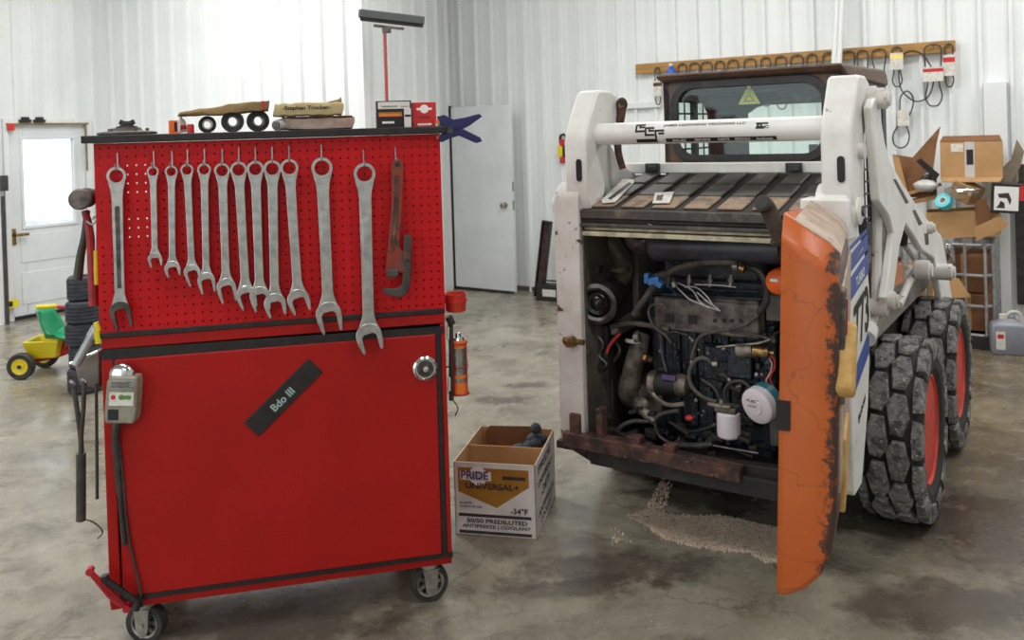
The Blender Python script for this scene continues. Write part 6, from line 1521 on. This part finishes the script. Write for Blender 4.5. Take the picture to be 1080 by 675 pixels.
# printed white box
o = cg(1045, 224, -.02); t = thing('product_carton', 'white printed carton with dark pictures and black sides at the right of the heap', 'carton', CG @ T(o.x, -.02, o.z) @ RZ(8) @ RY(3)); W_, H_ = .215, .215
m = MB(); m.span((0, 0, 0), (W_, .10, H_)); m.build('carton', 'blackbox', t, bevel=.003)
m = MB(); m.span((.018, -.001, .02), (W_ - .04, .001, H_ - .02)); m.mat(1).prism([(.04, .14), (.11, .15), (.13, .10), (.12, .06), (.10, .11), (.05, .11)], (0, -.0012, 0), (1, 0, 0), (0, 0, 1), -.001); m.prism([(.03, .035), (.09, .035), (.085, .075), (.06, .09), (.05, .06)], (0, -.0012, 0), (1, 0, 0), (0, 0, 1), -.001)
m.mat(2).span((W_ - .035, -.001, H_ * .45), (W_ - .008, .001, H_ - .01)); m.build('printed_face', ['inkwhite', 'ink', 'inkred'], t)
# small tan flap box hanging on the cage front
o = cg(985, 313, -.04); t = thing('cardboard_piece', 'torn tan cardboard panel sticking out of the cage front above the tire', 'cardboard piece', CG @ T(o.x, -.10, o.z) @ RZ(-6) @ RX(-8)); m = MB(); m.prism([(0, 0), (.20, .02), (.25, .03), (.17, .16), (.0, .165)], (0, 0, 0), (1, 0, 0), (0, 0, 1), -.05); m.build('panel', 'card', t, bevel=.002)
# grey jug
a = at(1058, 372, WORLD, 2, 0); JG = frame(a.x + .03, a.y - .02, 0, -34 + 14)
t = thing('fluid_jug', 'grey plastic fluid jug on the floor at the right end of the cage', 'jug', JG)
m = MB(); w2, d2 = .115, .07
lv = [(0, .94), (.01, 1), (.20, 1), (.22, .92), (.245, .5), (.255, .40)]
vs = []; fs = []
for z_, s_ in lv:
    for (sx, sy) in ((-1, -.8), (-.85, -1), (.85, -1), (1, -.8), (1, .8), (.85, 1), (-.85, 1), (-1, .8)): vs.append((sx * w2 * s_, sy * d2 * s_, z_))
for j in range(len(lv) - 1):
    for k in range(8): fs.append((j * 8 + k, j * 8 + (k + 1) % 8, (j + 1) * 8 + (k + 1) % 8, (j + 1) * 8 + k))
fs += [tuple(range(7, -1, -1)), tuple((len(lv) - 1) * 8 + k for k in range(8))]
m.add(vs, fs); m.build('body', 'plastic', t, bevel=.004)
m = MB(); m.cyl((-.03, 0, .245), (-.03, 0, .285), .028); m.build('cap', 'boxwhite', t)
m = MB(); m.tube([(-.02, 0, .255), (.02, 0, .30), (.07, 0, .295), (.09, 0, .24), (.085, 0, .20)], .014, 10, smooth=4); m.build('handle', 'bagclear', t)
m = MB(); m.span((-.09, -d2 - .001, .04), (-.03, -d2 + .002, .17)); m.mat(1).span((-.08, -d2 - .0016, .12), (-.04, -d2, .15)); m.build('jug_label', ['paper', 'inkred'], t)
a = at(1078, 366, WORLD, 2, 0); t = thing('small_can', 'small red and white can lid on the floor at the photo\'s right edge', 'can', T(a.x, a.y, 0)); m = MB(); m.lathe([(.001, 0), (.06, 0), (.06, .04), (.02, .09), (.001, .09)], n=20); m.mat(1).lathe([(.061, .01), (.061, .03)], n=20); m.build('can', ['inkred', 'inkwhite'], t)

# ------------------------------------------------------------------ oil absorbent swept under the machine
ab = MB(); rnd = random.Random(11)
def inpoly(x, y, P_):
    c_ = False; j = len(P_) - 1
    for i in range(len(P_)):
        if (P_[i][1] > y) != (P_[j][1] > y) and x < (P_[j][0] - P_[i][0]) * (y - P_[i][1]) / (P_[j][1] - P_[i][1]) + P_[i][0]: c_ = not c_
        j = i
    return c_
PO = [(682, 540), (720, 546), (760, 545), (826, 560), (826, 592), (806, 592), (792, 583), (740, 578), (700, 568), (686, 556), (665, 545)]
PO2 = [(680, 542), (692, 515), (700, 505), (708, 510), (704, 530), (700, 548)]
PO3 = [(642, 560), (652, 556), (664, 572), (646, 576)]
cnt = 0
while cnt < 15000:
    P_ = PO if rnd.random() < .86 else (PO2 if rnd.random() < .75 else PO3)
    x = rnd.uniform(640, 830); y = rnd.uniform(500, 600)
    if not inpoly(x, y, P_): continue
    if math.sin(x * .21) + math.sin(y * .55 + x * .11) + math.sin(x * .053 - y * .3) < rnd.uniform(-3.0, .2): continue
    g = at(x + rnd.gauss(0, 1.2), y + rnd.gauss(0, .8), WORLD, 2, 0); s_ = rnd.uniform(.002, .0065); h_ = rnd.uniform(.0, .006)
    o = len(ab.v); a_ = rnd.uniform(0, 6)
    ab.add([(g.x + s_ * math.cos(a_ + k * 2.09), g.y + s_ * math.sin(a_ + k * 2.09), 0) for k in range(3)] + [(g.x + s_ * .5 * math.cos(a_ + k * 2.09), g.y + s_ * .5 * math.sin(a_ + k * 2.09), h_ + s_) for k in range(3)],
           [(3, 4, 5), (0, 1, 4, 3), (1, 2, 5, 4), (2, 0, 3, 5)])
    cnt += 1
g = ab.build('oil_absorbent', 'sand'); tag(g, 'pinkish-tan granular oil absorbent spilled on the floor beneath the loader engine', 'absorbent granules', None, 'stuff')

# ------------------------------------------------------------------ camera
cd = bpy.data.cameras.new('camera'); cam = bpy.data.objects.new('camera', cd); col.objects.link(cam)
cd.sensor_width = 36; cd.lens = F_PX / 1080 * 36; cd.shift_x = 0; cd.shift_y = -(337.5 - Y0) / 1080
rot = Matrix((RT, UP, -FWD)).transposed().to_4x4()
cam.matrix_world = Matrix.Translation(CAM) @ rot
cd.dof.use_dof = True; cd.dof.focus_distance = 3.4; cd.dof.aperture_fstop = 4.5
cd.clip_start = .05
scene.camera = cam
vs_ = scene.view_settings
vs_.view_transform = 'Standard'; vs_.look = 'None'; vs_.gamma = 1; vs_.use_curve_mapping = False; vs_.exposure = 0.08
